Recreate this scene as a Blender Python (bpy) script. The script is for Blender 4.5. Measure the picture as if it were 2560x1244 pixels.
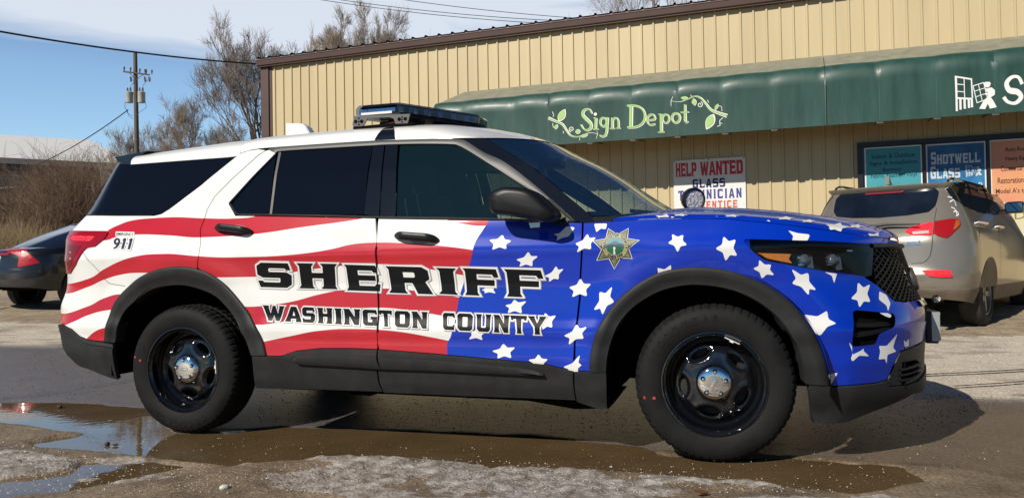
import bpy, bmesh, math, random
import numpy as np
from mathutils import Vector, Matrix
from mathutils.geometry import delaunay_2d_cdt
from mathutils.bvhtree import BVHTree

for _o in list(bpy.data.objects): bpy.data.objects.remove(_o)
scene=bpy.context.scene
COL=scene.collection
# ---------------------------------------------------------------- camera model shared by camera and measurements
CAM=np.array([1.712,-4.876,.963]);YAW,PITCH,ROLL,FPX=.2950,.0185,-.0171,1988.
def cam_axes():
    cy,sy=math.cos(YAW),math.sin(YAW)
    fwd=np.array([-sy*math.cos(PITCH),cy*math.cos(PITCH),math.sin(PITCH)])
    rt=np.array([cy,sy,0.]); up=np.cross(rt,fwd)
    return math.cos(ROLL)*rt+math.sin(ROLL)*up,-math.sin(ROLL)*rt+math.cos(ROLL)*up,fwd
AX_R,AX_U,AX_F=cam_axes()
def ray(x,y): return AX_F+AX_R*((x-1280)/FPX)-AX_U*((y-622)/FPX)
def at_depth(x,y,Z): return CAM+ray(x,y)*Z
def on_ground(x,y,z=0.):
    d=ray(x,y); return CAM+d*((z-CAM[2])/d[2])
def on_y(x,y,c):
    d=ray(x,y); return CAM+d*((c-CAM[1])/d[1])
def project(P):
    d=np.asarray(P,float)-CAM; Z=d@AX_F
    return np.stack([1280+FPX*(d@AX_R)/Z,622-FPX*(d@AX_U)/Z],-1)
# ---------------------------------------------------------------- patrol car side surface: (s,z) -> (x,y,z)
X0F,X0R,LEN_F,LEN_R=1.50,-2.05,1.62,1.22
_wz=np.array([(.0,.90),(.25,.935),(.33,.965),(.47,.992),(.56,.985),(.60,.992),(.625,.994),(.69,.974),(.86,.966),(1.0,.985),(1.035,.994),(1.10,.974),(1.175,.9585),(1.50,.842),(1.70,.748),(1.80,.690),(2.,.55)])
_zz=np.arange(0,2.0,.002); _ww=np.interp(_zz,_wz[:,0],_wz[:,1])
_k=np.exp(-.5*(np.arange(-20,21)*.002/.0085)**2);_k/=_k.sum()
_ws=np.convolve(np.pad(_ww,20,'edge'),_k,'valid')
def half_width(z): return np.interp(z,_zz,_ws)
def _arc(n):
    th=np.linspace(0,math.pi/2,2001); X=np.sin(th)**(2/n); Y=np.cos(th)**(2/n)
    L=np.concatenate([[0],np.cumsum(np.hypot(np.diff(X),np.diff(Y)))]); return L/L[-1],X,Y
ARC_F=_arc(2.5);ARC_R=_arc(2.9)
def smooth_tab(t,sig=.02):
    t=np.array(t); z=np.arange(-.1,2.1,.004); v=np.interp(z,t[:,0],t[:,1]); n=int(4*sig/.004)
    k=np.exp(-.5*(np.arange(-n,n+1)*.004/sig)**2);k/=k.sum()
    return z,np.convolve(np.pad(v,n,'edge'),k,'valid')
NOSE=[(.2,2.50),(.3,2.565),(.45,2.566),(.55,2.574),(.65,2.588),(.70,2.586),(.76,2.556),(.8,2.541),(.9,2.512),(1.,2.479),(1.06,2.455),(1.12,2.42),(1.2,2.35),(1.9,2.3)]
TAIL=[(.2,-2.42),(.3,-2.50),(.36,-2.54),(.4,-2.62),(.45,-2.71),(.5,-2.74),(.6,-2.772),(.7,-2.802),(.75,-2.803),(.8,-2.762),(.9,-2.72),(1.0,-2.712),(1.1,-2.727),(1.19,-2.745),(1.25,-2.679),(1.3,-2.604),(1.35,-2.534),(1.4,-2.501),(1.5,-2.437),(1.6,-2.388),(1.65,-2.363),(1.7,-2.278),(1.75,-2.225),(1.9,-2.1)]
NZ=smooth_tab(NOSE);TZ=smooth_tab(TAIL)
def taper(x):
    # gentle plan taper of the straight flank
    return 1-.010*np.clip((x-.4)/1.1,0,1)**2-.035*np.clip((-.6-x)/1.45,0,1)**2
FK=dict(x0f=X0F,x0r=X0R,lf=LEN_F,lr=LEN_R,hw=(_zz,_ws),nz=NZ,tz=TZ,af=ARC_F,ar=ARC_R,taper=taper,M=np.eye(3),T=np.zeros(3),zmax=1.86,inv=None,bulge=lambda s,z:.5*(1+np.tanh((1.10-z)/.05))*(.017*np.exp(-((np.hypot(s-1.5125,z-.40)-.60)/.085)**2)+.012*np.exp(-((np.hypot(s+1.5125,z-.40)-.60)/.085)**2)))
def B(s,z,off=0.):
    K=FK
    s,z=np.broadcast_arrays(np.asarray(s,float),np.asarray(z,float)); shp=s.shape; s=np.atleast_1d(s);z=np.atleast_1d(z)
    w=np.interp(z,*K['hw'])*K['taper'](np.clip(s,K['x0r'],K['x0f']))
    if 'bulge' in K: w=w+K['bulge'](s,z)
    x=np.array(s,float);y=-np.array(w)
    for f,x0,ln,tab,arc,sg in ((s>K['x0f'],K['x0f'],K['lf'],K['nz'],K['af'],1),(s<K['x0r'],K['x0r'],K['lr'],K['tz'],K['ar'],-1)):
        if f.any():
            t=np.clip(sg*(s[f]-x0)/ln,0,1)
            x[f]=x0+(np.interp(z[f],*tab)-x0)*np.interp(t,arc[0],arc[1]); y[f]=-w[f]*np.interp(t,arc[0],arc[2])
    return np.stack([x,y,z],-1).reshape(shp+(3,))
def Bn(s,z):
    e=.004
    ds=B(np.asarray(s)+e,z)-B(np.asarray(s)-e,z); dz=B(s,np.asarray(z)+e)-B(s,np.asarray(z)-e)
    n=np.cross(ds,dz); return n/np.maximum(np.linalg.norm(n,axis=-1,keepdims=True),1e-9)
def BW(s,z): return B(s,z)@FK['M'].T+FK['T']
def S(pts):
    """picture measurements -> (s,z) on the current flank (Newton on the projected surface)"""
    K=FK; pts=np.atleast_2d(np.asarray(pts,float))
    if K['inv'] is None:
        gs=np.concatenate([np.linspace(K['x0r']-K['lr']*.97,K['x0r'],60),np.arange(K['x0r'],K['x0f'],.04),np.linspace(K['x0f'],K['x0f']+K['lf']*.93,50)])
        gz=np.arange(.05,K['zmax'],.03); G=np.stack(np.meshgrid(gs,gz,indexing='ij'),-1).reshape(-1,2)
        P3=BW(G[:,0],G[:,1]); q=project(P3)
        vis=np.einsum('ij,ij->i',Bn(G[:,0],G[:,1])@K['M'].T,CAM-P3)>0.02
        K['inv']=(G[vis],q[vis])
    G,q=K['inv']; out=[]
    for p in pts:
        g=G[np.argmin(((q-p)**2).sum(1))].copy()
        for _ in range(12):
            r=project(BW(g[0],g[1]))-p
            if np.abs(r).max()<.02: break
            e=1e-4
            J=np.stack([(project(BW(g[0]+e,g[1]))-p-r)/e,(project(BW(g[0],g[1]+e))-p-r)/e],-1)
            d=np.linalg.lstsq(J,-r,rcond=1e-3)[0]; d=np.clip(d,-.08,.08); g=g+d
            g[0]=np.clip(g[0],K['x0r']-K['lr']*.985,K['x0f']+K['lf']*.97)
        out.append(g)
    return np.array(out)

# ---------------------------------------------------------------- camera
cd=bpy.data.cameras.new('camera'); cam=bpy.data.objects.new('camera',cd); COL.objects.link(cam)
cd.sensor_width=36; cd.sensor_fit='HORIZONTAL'; cd.lens=36*FPX/2560; cd.clip_start=.05; cd.clip_end=5000
_m=Matrix.Identity(4)
for _i in range(3): _m[_i][0]=AX_R[_i]; _m[_i][1]=AX_U[_i]; _m[_i][2]=-AX_F[_i]; _m[_i][3]=CAM[_i]
cam.matrix_world=_m; scene.camera=cam
# ---------------------------------------------------------------- light
SUN=Vector((.60,1.20,-1.0)).normalized()          # direction the light travels
SUN_EL=math.asin(-SUN.z); SUN_ROT=math.atan2(-SUN.x,-SUN.y)
sl=bpy.data.lights.new('sun','SUN'); sl.energy=5.0; sl.angle=math.radians(.53); sl.color=(1,.93,.82)
so=bpy.data.objects.new('sun',sl); so.rotation_euler=SUN.to_track_quat('-Z','Y').to_euler(); so.location=(0,-10,20); COL.objects.link(so)
w=bpy.data.worlds.new('World'); scene.world=w; w.use_nodes=True
nt=w.node_tree; nt.nodes.clear(); N=nt.nodes.new; LK=nt.links.new
sky=N('ShaderNodeTexSky'); sky.sky_type='NISHITA'; sky.sun_disc=False; sky.sun_elevation=SUN_EL; sky.sun_rotation=SUN_ROT; sky.air_density=1.0; sky.dust_density=.25; sky.ozone_density=2.2
bg=N('ShaderNodeBackground'); bg.inputs[1].default_value=.060
out=N('ShaderNodeOutputWorld')
# thin high cloud: streaky noise on the sky, thicker above about 14 degrees
tc=N('ShaderNodeTexCoord'); sep=N('ShaderNodeSeparateXYZ'); LK(tc.outputs['Generated'],sep.inputs[0])
mp=N('ShaderNodeMapping'); mp.inputs['Rotation'].default_value=(0.0,math.radians(-4),math.radians(17)); mp.inputs['Scale'].default_value=(1.2,1.2,7.5); LK(tc.outputs['Generated'],mp.inputs[0])
nz=N('ShaderNodeTexNoise'); nz.inputs['Scale'].default_value=2.1; nz.inputs['Detail'].default_value=7; nz.inputs['Roughness'].default_value=.58; nz.inputs['Distortion'].default_value=.6; LK(mp.outputs[0],nz.inputs['Vector'])
mr=N('ShaderNodeMapRange'); mr.inputs['From Min'].default_value=.215; mr.inputs['From Max'].default_value=.268; LK(sep.outputs['Z'],mr.inputs['Value']); mr.inputs['To Min'].default_value=-.42; mr.inputs['To Max'].default_value=.27
ad=N('ShaderNodeMath'); ad.operation='ADD'; LK(nz.outputs['Fac'],ad.inputs[0]); LK(mr.outputs[0],ad.inputs[1])
m2=N('ShaderNodeMapRange'); m2.inputs['From Min'].default_value=.38; m2.inputs['From Max'].default_value=.76; m2.inputs['To Max'].default_value=.88; LK(ad.outputs[0],m2.inputs['Value'])
hi=N('ShaderNodeMapRange'); hi.inputs['From Min'].default_value=.33; hi.inputs['From Max'].default_value=.43; hi.inputs['To Min'].default_value=1.; hi.inputs['To Max'].default_value=.0; LK(sep.outputs['Z'],hi.inputs['Value'])
mm=N('ShaderNodeMath'); mm.operation='MULTIPLY'; LK(m2.outputs[0],mm.inputs[0]); yb=N('ShaderNodeMapRange'); yb.inputs['From Min'].default_value=-.1; yb.inputs['From Max'].default_value=.35; LK(sep.outputs['Y'],yb.inputs['Value']); m3=N('ShaderNodeMath'); m3.operation='MULTIPLY'; LK(hi.outputs[0],m3.inputs[0]); LK(yb.outputs[0],m3.inputs[1]); LK(m3.outputs[0],mm.inputs[1])
mx=N('ShaderNodeMix'); mx.data_type='RGBA'; LK(mm.outputs[0],mx.inputs['Factor']); mx.inputs[7].default_value=(12.8,13.7,15.2,1)
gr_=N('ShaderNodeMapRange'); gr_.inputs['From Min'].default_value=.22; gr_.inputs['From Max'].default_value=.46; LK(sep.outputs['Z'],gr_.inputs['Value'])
tn=N('ShaderNodeMix'); tn.data_type='RGBA'; LK(gr_.outputs[0],tn.inputs['Factor']); yt=N('ShaderNodeMapRange'); yt.inputs['From Min'].default_value=-.15; yt.inputs['From Max'].default_value=.5; LK(sep.outputs['Y'],yt.inputs['Value']); lowt=N('ShaderNodeMix'); lowt.data_type='RGBA'; LK(yt.outputs[0],lowt.inputs['Factor']); lowt.inputs[6].default_value=(.50,.80,1.10,1); lowt.inputs[7].default_value=(2.30,2.50,2.60,1); LK(lowt.outputs[2],tn.inputs[6]); tn.inputs[7].default_value=(.22,.40,.62,1)  # low sky dimmed on the sun side, brightened opposite, to weaken fill light
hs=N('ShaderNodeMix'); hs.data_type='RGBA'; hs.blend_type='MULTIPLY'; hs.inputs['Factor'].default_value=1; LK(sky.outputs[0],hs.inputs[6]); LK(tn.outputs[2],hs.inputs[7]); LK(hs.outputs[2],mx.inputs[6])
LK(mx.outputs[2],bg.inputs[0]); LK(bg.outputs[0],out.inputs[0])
scene.view_settings.view_transform='Standard'; scene.view_settings.look='None'; scene.view_settings.exposure=0; scene.view_settings.gamma=1; scene.view_settings.use_curve_mapping=False
scene.cycles.max_bounces=8; scene.cycles.transparent_max_bounces=12; scene.cycles.caustics_reflective=False; scene.cycles.caustics_refractive=False
# ---------------------------------------------------------------- helpers
RNG=np.random.default_rng(7); random.seed(7)
def tag(o,label=None,cat=None,group=None,kind=None):
    for k,v in (('label',label),('category',cat),('group',group),('kind',kind)):
        if v: o[k]=v
    return o
def empty(name,loc=(0,0,0),rz=0,**k):
    o=bpy.data.objects.new(name,None); o.location=loc; o.rotation_euler=(0,0,rz); o.empty_display_size=.2; COL.objects.link(o); return tag(o,**k)
def mkobj(name,V,F,mat,parent=None,smooth=False,normals=None,auto=None):
    me=bpy.data.meshes.new(name)
    me.from_pydata([tuple(map(float,v)) for v in V],[],[tuple(map(int,f)) for f in F])
    me.update()
    for m in (mat if isinstance(mat,(list,tuple)) else [mat]): me.materials.append(m)
    if smooth or normals is not None: me.shade_smooth()
    if auto is not None: me.set_sharp_from_angle(angle=math.radians(auto))
    if normals is not None: me.normals_split_custom_set_from_vertices([tuple(map(float,n)) for n in normals])
    o=bpy.data.objects.new(name,me); COL.objects.link(o)
    if parent is not None: o.parent=parent
    return o
def np_obj(name,V,F,mat,parent=None,smooth=True):
    """fast path for big all-quad or all-tri arrays"""
    me=bpy.data.meshes.new(name); V=np.asarray(V,np.float32); F=np.asarray(F,np.int32); n,k=F.shape
    me.vertices.add(len(V)); me.vertices.foreach_set('co',V.ravel())
    me.loops.add(n*k); me.loops.foreach_set('vertex_index',F.ravel())
    me.polygons.add(n); me.polygons.foreach_set('loop_start',np.arange(0,n*k,k,dtype=np.int32))
    try: me.polygons.foreach_set('loop_total',np.full(n,k,np.int32))
    except Exception: pass
    me.update(calc_edges=True); me.validate()
    if smooth: me.shade_smooth()
    me.materials.append(mat)
    o=bpy.data.objects.new(name,me); COL.objects.link(o)
    if parent is not None: o.parent=parent
    return o
class MB:
    """collects simple shapes; build() links them as ONE mesh object"""
    def __init__(s): s.V=[];s.F=[]
    def add(s,V,F):
        b=len(s.V); s.V+= [tuple(v) for v in V]; s.F+=[tuple(i+b for i in f) for f in F]; return s
    def box(s,c,d,R=None,bev=0):
        x,y,z=[v/2 for v in d]
        if bev:
            b=min(bev,x*.9,y*.9,z*.9); pts=[]
            bm=bmesh.new(); bmesh.ops.create_cube(bm,size=2)
            for v in bm.verts: v.co=Vector((v.co.x*x,v.co.y*y,v.co.z*z))
            bmesh.ops.bevel(bm,geom=bm.edges[:],offset=b,segments=2,profile=.6,affect='EDGES')
            bm.verts.index_update()
            V=[v.co.copy() for v in bm.verts]; F=[[v.index for v in f.verts] for f in bm.faces]; bm.free()
        else:
            V=[Vector((i*x,j*y,k*z)) for i in(-1,1) for j in(-1,1) for k in(-1,1)]
            F=[(0,1,3,2),(4,6,7,5),(0,4,5,1),(2,3,7,6),(0,2,6,4),(1,5,7,3)]
        R=R or Matrix.Identity(3)
        return s.add([tuple(R@v+Vector(c)) for v in V],F)
    def tube(s,pts,rad,n=8,caps=True):
        pts=[Vector(p) for p in pts]; rad=rad if hasattr(rad,'__len__') else [rad]*len(pts)
        V=[];F=[];up=None
        for i,p in enumerate(pts):
            d=(pts[min(i+1,len(pts)-1)]-pts[max(i-1,0)]).normalized()
            if up is None: up=d.orthogonal().normalized()
            up=(up-d*up.dot(d)); up=up.normalized() if up.length>1e-6 else d.orthogonal().normalized()
            q=d.cross(up)
            for k in range(n):
                a=2*math.pi*k/n; V.append(p+(up*math.cos(a)+q*math.sin(a))*rad[i])
        for i in range(len(pts)-1):
            for k in range(n):
                a=i*n+k;b=i*n+(k+1)%n; F.append((a,b,b+n,a+n))
        if caps: F.append(tuple(range(n-1,-1,-1))); F.append(tuple((len(pts)-1)*n+k for k in range(n)))
        return s.add(V,F)
    def lathe(s,prof,c=(0,0,0),axis='z',n=32,closed=False):
        V=[];F=[];m=len(prof)
        for k in range(n):
            a=2*math.pi*k/n;ca,sa=math.cos(a),math.sin(a)
            for r,h in prof:
                p={'z':(r*ca,r*sa,h),'y':(r*ca,h,r*sa),'x':(h,r*ca,r*sa)}[axis]
                V.append((p[0]+c[0],p[1]+c[1],p[2]+c[2]))
        for k in range(n):
            for i in range(m-1 if not closed else m):
                a=k*m+i;b=k*m+(i+1)%m;k2=((k+1)%n)*m
                F.append((a,b,k2+(i+1)%m,k2+i))
        return s.add(V,F)
    def prism(s,poly,h0,h1,plane='xz'):
        n=len(poly); f={'xz':lambda p,h:(p[0],h,p[1]),'xy':lambda p,h:(p[0],p[1],h),'yz':lambda p,h:(h,p[0],p[1])}[plane]
        V=[f(p,h0) for p in poly]+[f(p,h1) for p in poly]
        F=[tuple(range(n)),tuple(range(2*n-1,n-1,-1))]+[(i,i+n,(i+1)%n+n,(i+1)%n) for i in range(n)]
        return s.add(V,F)
    def build(s,name,mat,parent=None,smooth=False,auto=35):
        me=bpy.data.meshes.new(name); me.from_pydata([tuple(map(float,v)) for v in s.V],[],s.F); me.update()
        bm=bmesh.new(); bm.from_mesh(me); bmesh.ops.recalc_face_normals(bm,faces=bm.faces[:]); bm.to_mesh(me); bm.free()
        if smooth:
            me.shade_smooth(); me.set_sharp_from_angle(angle=math.radians(auto))
        me.materials.append(mat)
        o=bpy.data.objects.new(name,me); COL.objects.link(o)
        if parent is not None: o.parent=parent
        return o
# ---- materials
def mat(name,col,rough=.5,metal=0.,coat=0.,spec=.5,var=0.,vscale=6.,bump=0.,bscale=40.,trans=0.,ior=1.45,coatr=.03,rvar=0.,stretch=None,col2=None,alpha=1.):
    m=bpy.data.materials.new(name); m.use_nodes=True; t=m.node_tree; p=t.nodes['Principled BSDF']
    p.inputs['Base Color'].default_value=(*col,1); p.inputs['Roughness'].default_value=rough; p.inputs['Metallic'].default_value=metal
    p.inputs['Coat Weight'].default_value=coat; p.inputs['Coat Roughness'].default_value=coatr; p.inputs['Specular IOR Level'].default_value=spec
    p.inputs['Transmission Weight'].default_value=trans; p.inputs['IOR'].default_value=ior; p.inputs['Alpha'].default_value=alpha
    if var or bump or rvar or col2:
        c=t.nodes.new('ShaderNodeTexCoord'); mpn=t.nodes.new('ShaderNodeMapping'); t.links.new(c.outputs['Object'],mpn.inputs[0])
        if stretch: mpn.inputs['Scale'].default_value=stretch
        n=t.nodes.new('ShaderNodeTexNoise'); n.inputs['Scale'].default_value=vscale; n.inputs['Detail'].default_value=6; n.inputs['Roughness'].default_value=.62; t.links.new(mpn.outputs[0],n.inputs['Vector'])
        if var or col2:
            r=t.nodes.new('ShaderNodeMapRange'); r.inputs['From Min'].default_value=.3; r.inputs['From Max'].default_value=.7; t.links.new(n.outputs['Fac'],r.inputs['Value'])
            x=t.nodes.new('ShaderNodeMix'); x.data_type='RGBA'; t.links.new(r.outputs[0],x.inputs['Factor'])
            a=col if col2 is not None else tuple(v*(1-var) for v in col); b=col2 if col2 is not None else tuple(min(1,v*(1+var)) for v in col)
            x.inputs[6].default_value=(*a,1); x.inputs[7].default_value=(*b,1); t.links.new(x.outputs[2],p.inputs['Base Color'])
        if rvar:
            r2=t.nodes.new('ShaderNodeMapRange'); r2.inputs['From Min'].default_value=.3; r2.inputs['From Max'].default_value=.7; r2.inputs['To Min'].default_value=max(0,rough-rvar); r2.inputs['To Max'].default_value=min(1,rough+rvar); t.links.new(n.outputs['Fac'],r2.inputs['Value']); t.links.new(r2.outputs[0],p.inputs['Roughness'])
        if bump:
            n2=t.nodes.new('ShaderNodeTexNoise'); n2.inputs['Scale'].default_value=bscale; n2.inputs['Detail'].default_value=5; t.links.new(mpn.outputs[0],n2.inputs['Vector'])
            bp=t.nodes.new('ShaderNodeBump'); bp.inputs['Strength'].default_value=bump; bp.inputs['Distance'].default_value=.01; t.links.new(n2.outputs['Fac'],bp.inputs['Height']); t.links.new(bp.outputs[0],p.inputs['Normal'])
    return m
def tinted_glass(name,tint,reflect=1.0,rough=.0,film=None):
    m=bpy.data.materials.new(name); m.use_nodes=True; t=m.node_tree; t.nodes.clear()
    o=t.nodes.new('ShaderNodeOutputMaterial'); tr=t.nodes.new('ShaderNodeBsdfTransparent'); tr.inputs[0].default_value=(*tint,1)
    g=t.nodes.new('ShaderNodeBsdfGlossy'); g.inputs['Roughness'].default_value=rough
    f=t.nodes.new('ShaderNodeFresnel'); gm=t.nodes.new('ShaderNodeNewGeometry'); io=t.nodes.new('ShaderNodeMapRange'); io.inputs['To Min'].default_value=1.5; io.inputs['To Max'].default_value=1/1.5; t.links.new(gm.outputs['Backfacing'],io.inputs['Value']); t.links.new(io.outputs[0],f.inputs[0])
    x=t.nodes.new('ShaderNodeMixShader'); ml=t.nodes.new('ShaderNodeMath'); ml.operation='MULTIPLY'; ml.inputs[1].default_value=reflect
    t.links.new(f.outputs[0],ml.inputs[0]); t.links.new(ml.outputs[0],x.inputs[0]); t.links.new(tr.outputs[0],x.inputs[1]); t.links.new(g.outputs[0],x.inputs[2]); t.links.new(x.outputs[0],o.inputs[0])
    if film: # sky reflection and cabin light painted as a diffuse film on the pane
        df=t.nodes.new('ShaderNodeBsdfDiffuse'); df.inputs[0].default_value=(*film,1); y=t.nodes.new('ShaderNodeMixShader'); y.inputs[0].default_value=.12; t.links.new(tr.outputs[0],y.inputs[1]); t.links.new(df.outputs[0],y.inputs[2]); t.links.new(y.outputs[0],x.inputs[1])
    return m
# ---- flat outline -> triangles
def inside(P,loops):
    P=np.asarray(P,float); r=np.zeros(len(P),bool)
    for L in loops:
        L=np.asarray(L,float); x0,y0=L[:,0],L[:,1]; x1,y1=np.roll(x0,-1),np.roll(y0,-1)
        for a,b,c,d in zip(x0,y0,x1,y1):
            if b==d: continue
            k=((b>P[:,1])!=(d>P[:,1]))&(P[:,0]<(c-a)*(P[:,1]-b)/(d-b)+a); r^=k
    return r
def densify(L,step):
    L=np.asarray(L,float); o=[]
    for a,b in zip(L,np.roll(L,-1,0)):
        n=max(1,int(math.ceil(np.hypot(*(b-a))/step))); o+= [a+(b-a)*k/n for k in range(n)]
    return np.array(o)
def round_poly(L,r,n=4):
    """round the corners of a closed outline; r = radius or list"""
    L=np.asarray(L,float);m=len(L);o=[]
    for i in range(m):
        p,a,b=L[i],L[i-1],L[(i+1)%m]; rr=r[i] if hasattr(r,'__len__') else r
        u=a-p;v=b-p;lu,lv=np.hypot(*u),np.hypot(*v); k=min(rr,lu*.45,lv*.45)
        if k<1e-9: o.append(p); continue
        A=p+u/lu*k;C=p+v/lv*k
        for j in range(n+1):
            t=j/n; o.append((1-t)**2*A+2*t*(1-t)*p+t*t*C)
    return np.array(o)
def spline(P,n=8,closed=False):
    """Catmull-Rom through points"""
    P=np.asarray(P,float); o=[]; m=len(P)
    for i in range(m if closed else m-1):
        g=lambda k:P[k%m] if closed else P[min(max(k,0),m-1)]
        a,b,c,d=g(i-1),g(i),g(i+1),g(i+2)
        for j in range(n):
            t=j/n; o.append(.5*((2*b)+(c-a)*t+(2*a-5*b+4*c-d)*t*t+(3*b-a-3*c+d)*t**3))
    if not closed: o.append(P[-1])
    return np.array(o)
def tri2d(loops,step,grid=True):
    loops=[densify(L,step) for L in loops]
    pts=[];edges=[]
    for L in loops:
        b=len(pts); pts+=[tuple(p) for p in L]; edges+=[(b+i,b+(i+1)%len(L)) for i in range(len(L))]
    nb=len(pts)
    if grid:
        A=np.concatenate(loops); lo,hi_=A.min(0),A.max(0)
        gx,gy=np.meshgrid(np.arange(lo[0]+step*.5,hi_[0],step),np.arange(lo[1]+step*.5,hi_[1],step))
        gx[1::2]+=step*.5; G=np.stack([gx.ravel(),gy.ravel()],1); G=G[inside(G,loops)]
        if len(G):
            keep=np.ones(len(G),bool)
            for i in range(0,len(G),2000):
                d=((G[i:i+2000,None]-A[None])**2).sum(2).min(1); keep[i:i+2000]=d>(.45*step)**2
            pts+=[tuple(p) for p in G[keep]]
    r=delaunay_2d_cdt([Vector(p) for p in pts],edges,[],0,1e-9)
    V=np.array([tuple(v) for v in r[0]]); T=np.array([f for f in r[2] if len(f)==3])
    T=T[inside(V[T].mean(1),loops)]
    return V,T
def rim_edges(T):
    cnt={}
    for a,b,c in T:
        for e in ((a,b),(b,c),(c,a)):
            k=(min(e),max(e)); cnt.setdefault(k,[]).append(e)
    return [v[0] for v in cnt.values() if len(v)==1]
def orient(V3,T,toward):
    T=np.array(T); a,b,c=V3[T[:,0]],V3[T[:,1]],V3[T[:,2]]
    n=np.cross(b-a,c-a); f=(n*toward[T[:,0]]).sum(1)<0; T[f]=T[f][:,::-1]; return T
def text_verts(body,size=1.,bold=0.,shear=0.,space=1.):
    """built-in lettering as flat triangles; returns verts (x,y), faces; anchored left/baseline"""
    cu=bpy.data.curves.new('t','FONT'); cu.body=body; cu.size=size; cu.offset=bold; cu.shear=shear; cu.space_character=space; cu.resolution_u=3
    o=bpy.data.objects.new('t',cu); COL.objects.link(o); dg=bpy.context.evaluated_depsgraph_get(); dg.update()
    me=bpy.data.meshes.new_from_object(o.evaluated_get(dg)); V=np.array([v.co[:] for v in me.vertices]); F=[tuple(p.vertices) for p in me.polygons]
    bpy.data.objects.remove(o); bpy.data.curves.remove(cu); bpy.data.meshes.remove(me)
    return V[:,:2],F
def fit_text(body,x0,x1,y0,y1,bold=0.,shear=0.):
    V,F=text_verts(body,1.,bold,shear); lo,hi_=V.min(0),V.max(0)
    return (V-lo)/(hi_-lo)*np.array([x1-x0,y1-y0])+np.array([x0,y0]),F
GLY={
'S':[[(14,100),(90,100),(97,72),(84,72),(80,79),(36,79),(33,76),(33,66),(36,63),(86,63),(100,52),(100,14),(86,0),(6,0),(0,27),(14,27),(18,21),(64,21),(67,24),(67,37),(64,40),(14,40),(0,51),(0,86)]],
'H':[[(0,100),(42,100),(36,88),(36,63),(64,63),(64,88),(58,100),(100,100),(94,88),(94,12),(100,0),(58,0),(64,12),(64,42),(36,42),(36,12),(42,0),(0,0),(6,12),(6,88)]],
'E':[[(0,100),(92,100),(97,72),(84,72),(80,80),(38,80),(38,61),(88,61),(88,41),(38,41),(38,20),(84,20),(88,28),(100,28),(96,0),(0,0),(6,12),(6,88)]],
'F':[[(0,100),(94,100),(100,70),(86,70),(82,80),(38,80),(38,60),(88,60),(88,38),(38,38),(38,12),(44,0),(0,0),(6,12),(6,88)]],
'I':[[(0,100),(100,100),(84,88),(84,12),(100,0),(0,0),(16,12),(16,88)]],
'R':[[(0,100),(84,100),(97,88),(97,56),(86,45),(100,0),(66,0),(56,40),(38,40),(38,12),(44,0),(0,0),(6,12),(6,88)],[(38,80),(62,80),(65,77),(65,63),(62,60),(38,60)]],
'W':[[(0,100),(30,100),(27,90),(34,45),(46,100),(58,100),(70,45),(76,90),(73,100),(100,100),(95,90),(80,0),(60,0),(50,42),(40,0),(20,0),(5,90)]],
'A':[[(34,100),(66,100),(96,12),(100,0),(64,0),(67,12),(65,20),(36,20),(33,12),(36,0),(0,0),(4,12)],[(41,40),(59,40),(50,75)]],
'N':[[(0,100),(36,100),(66,48),(66,88),(60,100),(100,100),(94,88),(94,0),(66,0),(34,54),(34,12),(40,0),(0,0),(6,12),(6,88)]],
'G':[[(14,100),(92,100),(97,72),(84,72),(80,79),(38,79),(33,74),(33,26),(38,21),(64,21),(64,38),(52,38),(52,56),(100,56),(97,48),(97,0),(80,0),(76,6),(70,0),(14,0),(0,13),(0,87)]],
'T':[[(0,100),(100,100),(100,72),(88,72),(84,80),(67,80),(67,12),(74,0),(26,0),(33,12),(33,80),(16,80),(12,72),(0,72)]],
'O':[[(14,100),(86,100),(100,87),(100,13),(86,0),(14,0),(0,13),(0,87)],[(36,79),(64,79),(67,76),(67,24),(64,21),(36,21),(33,24),(33,76)]],
'C':[[(14,100),(90,100),(97,70),(84,70),(80,79),(38,79),(33,74),(33,26),(38,21),(80,21),(84,30),(97,30),(92,0),(14,0),(0,13),(0,87)]],
'U':[[(0,100),(40,100),(34,88),(34,25),(38,21),(62,21),(66,25),(66,88),(60,100),(100,100),(94,88),(94,13),(82,0),(18,0),(6,13),(6,88)]],
'Y':[[(0,100),(38,100),(36,90),(50,58),(64,90),(62,100),(100,100),(95,90),(67,40),(67,12),(73,0),(27,0),(33,12),(33,40),(5,90)]],
'L':[[(0,100),(44,100),(38,88),(38,21),(82,21),(88,32),(100,32),(96,0),(0,0),(6,12),(6,88)]],
'P':[[(0,100),(86,100),(99,88),(99,47),(86,35),(38,35),(38,12),(44,0),(0,0),(6,12),(6,88)],[(38,80),(63,80),(66,77),(66,58),(63,55),(38,55)]],
'D':[[(0,100),(80,100),(100,82),(100,18),(80,0),(0,0),(6,12),(6,88)],[(38,79),(62,79),(67,74),(67,26),(62,21),(38,21)]],
}
def glyph(ch,x0,x1,y0,y1,lean=0.):
    return [np.array([(x0+(x1-x0)*px/100+lean*(py/100)*(y1-y0),y0+(y1-y0)*py/100) for px,py in L]) for L in GLY[ch]]
def grow(L,d):
    """push a closed outline outward by d (mitre, limited)"""
    L=np.asarray(L,float); A=np.roll(L,1,0);C=np.roll(L,-1,0)
    area=.5*np.sum(L[:,0]*C[:,1]-C[:,0]*L[:,1]); sg=1 if area>0 else -1
    e1=L-A;e2=C-L; e1/=np.linalg.norm(e1,axis=1,keepdims=True);e2/=np.linalg.norm(e2,axis=1,keepdims=True)
    n1=np.stack([e1[:,1],-e1[:,0]],1)*sg;n2=np.stack([e2[:,1],-e2[:,0]],1)*sg
    b=n1+n2; b/=np.maximum(np.linalg.norm(b,axis=1,keepdims=True),.3); k=np.clip(1/np.maximum((b*n1).sum(1),.45),1,1.7)
    return L+b*(d*k)[:,None]
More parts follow.
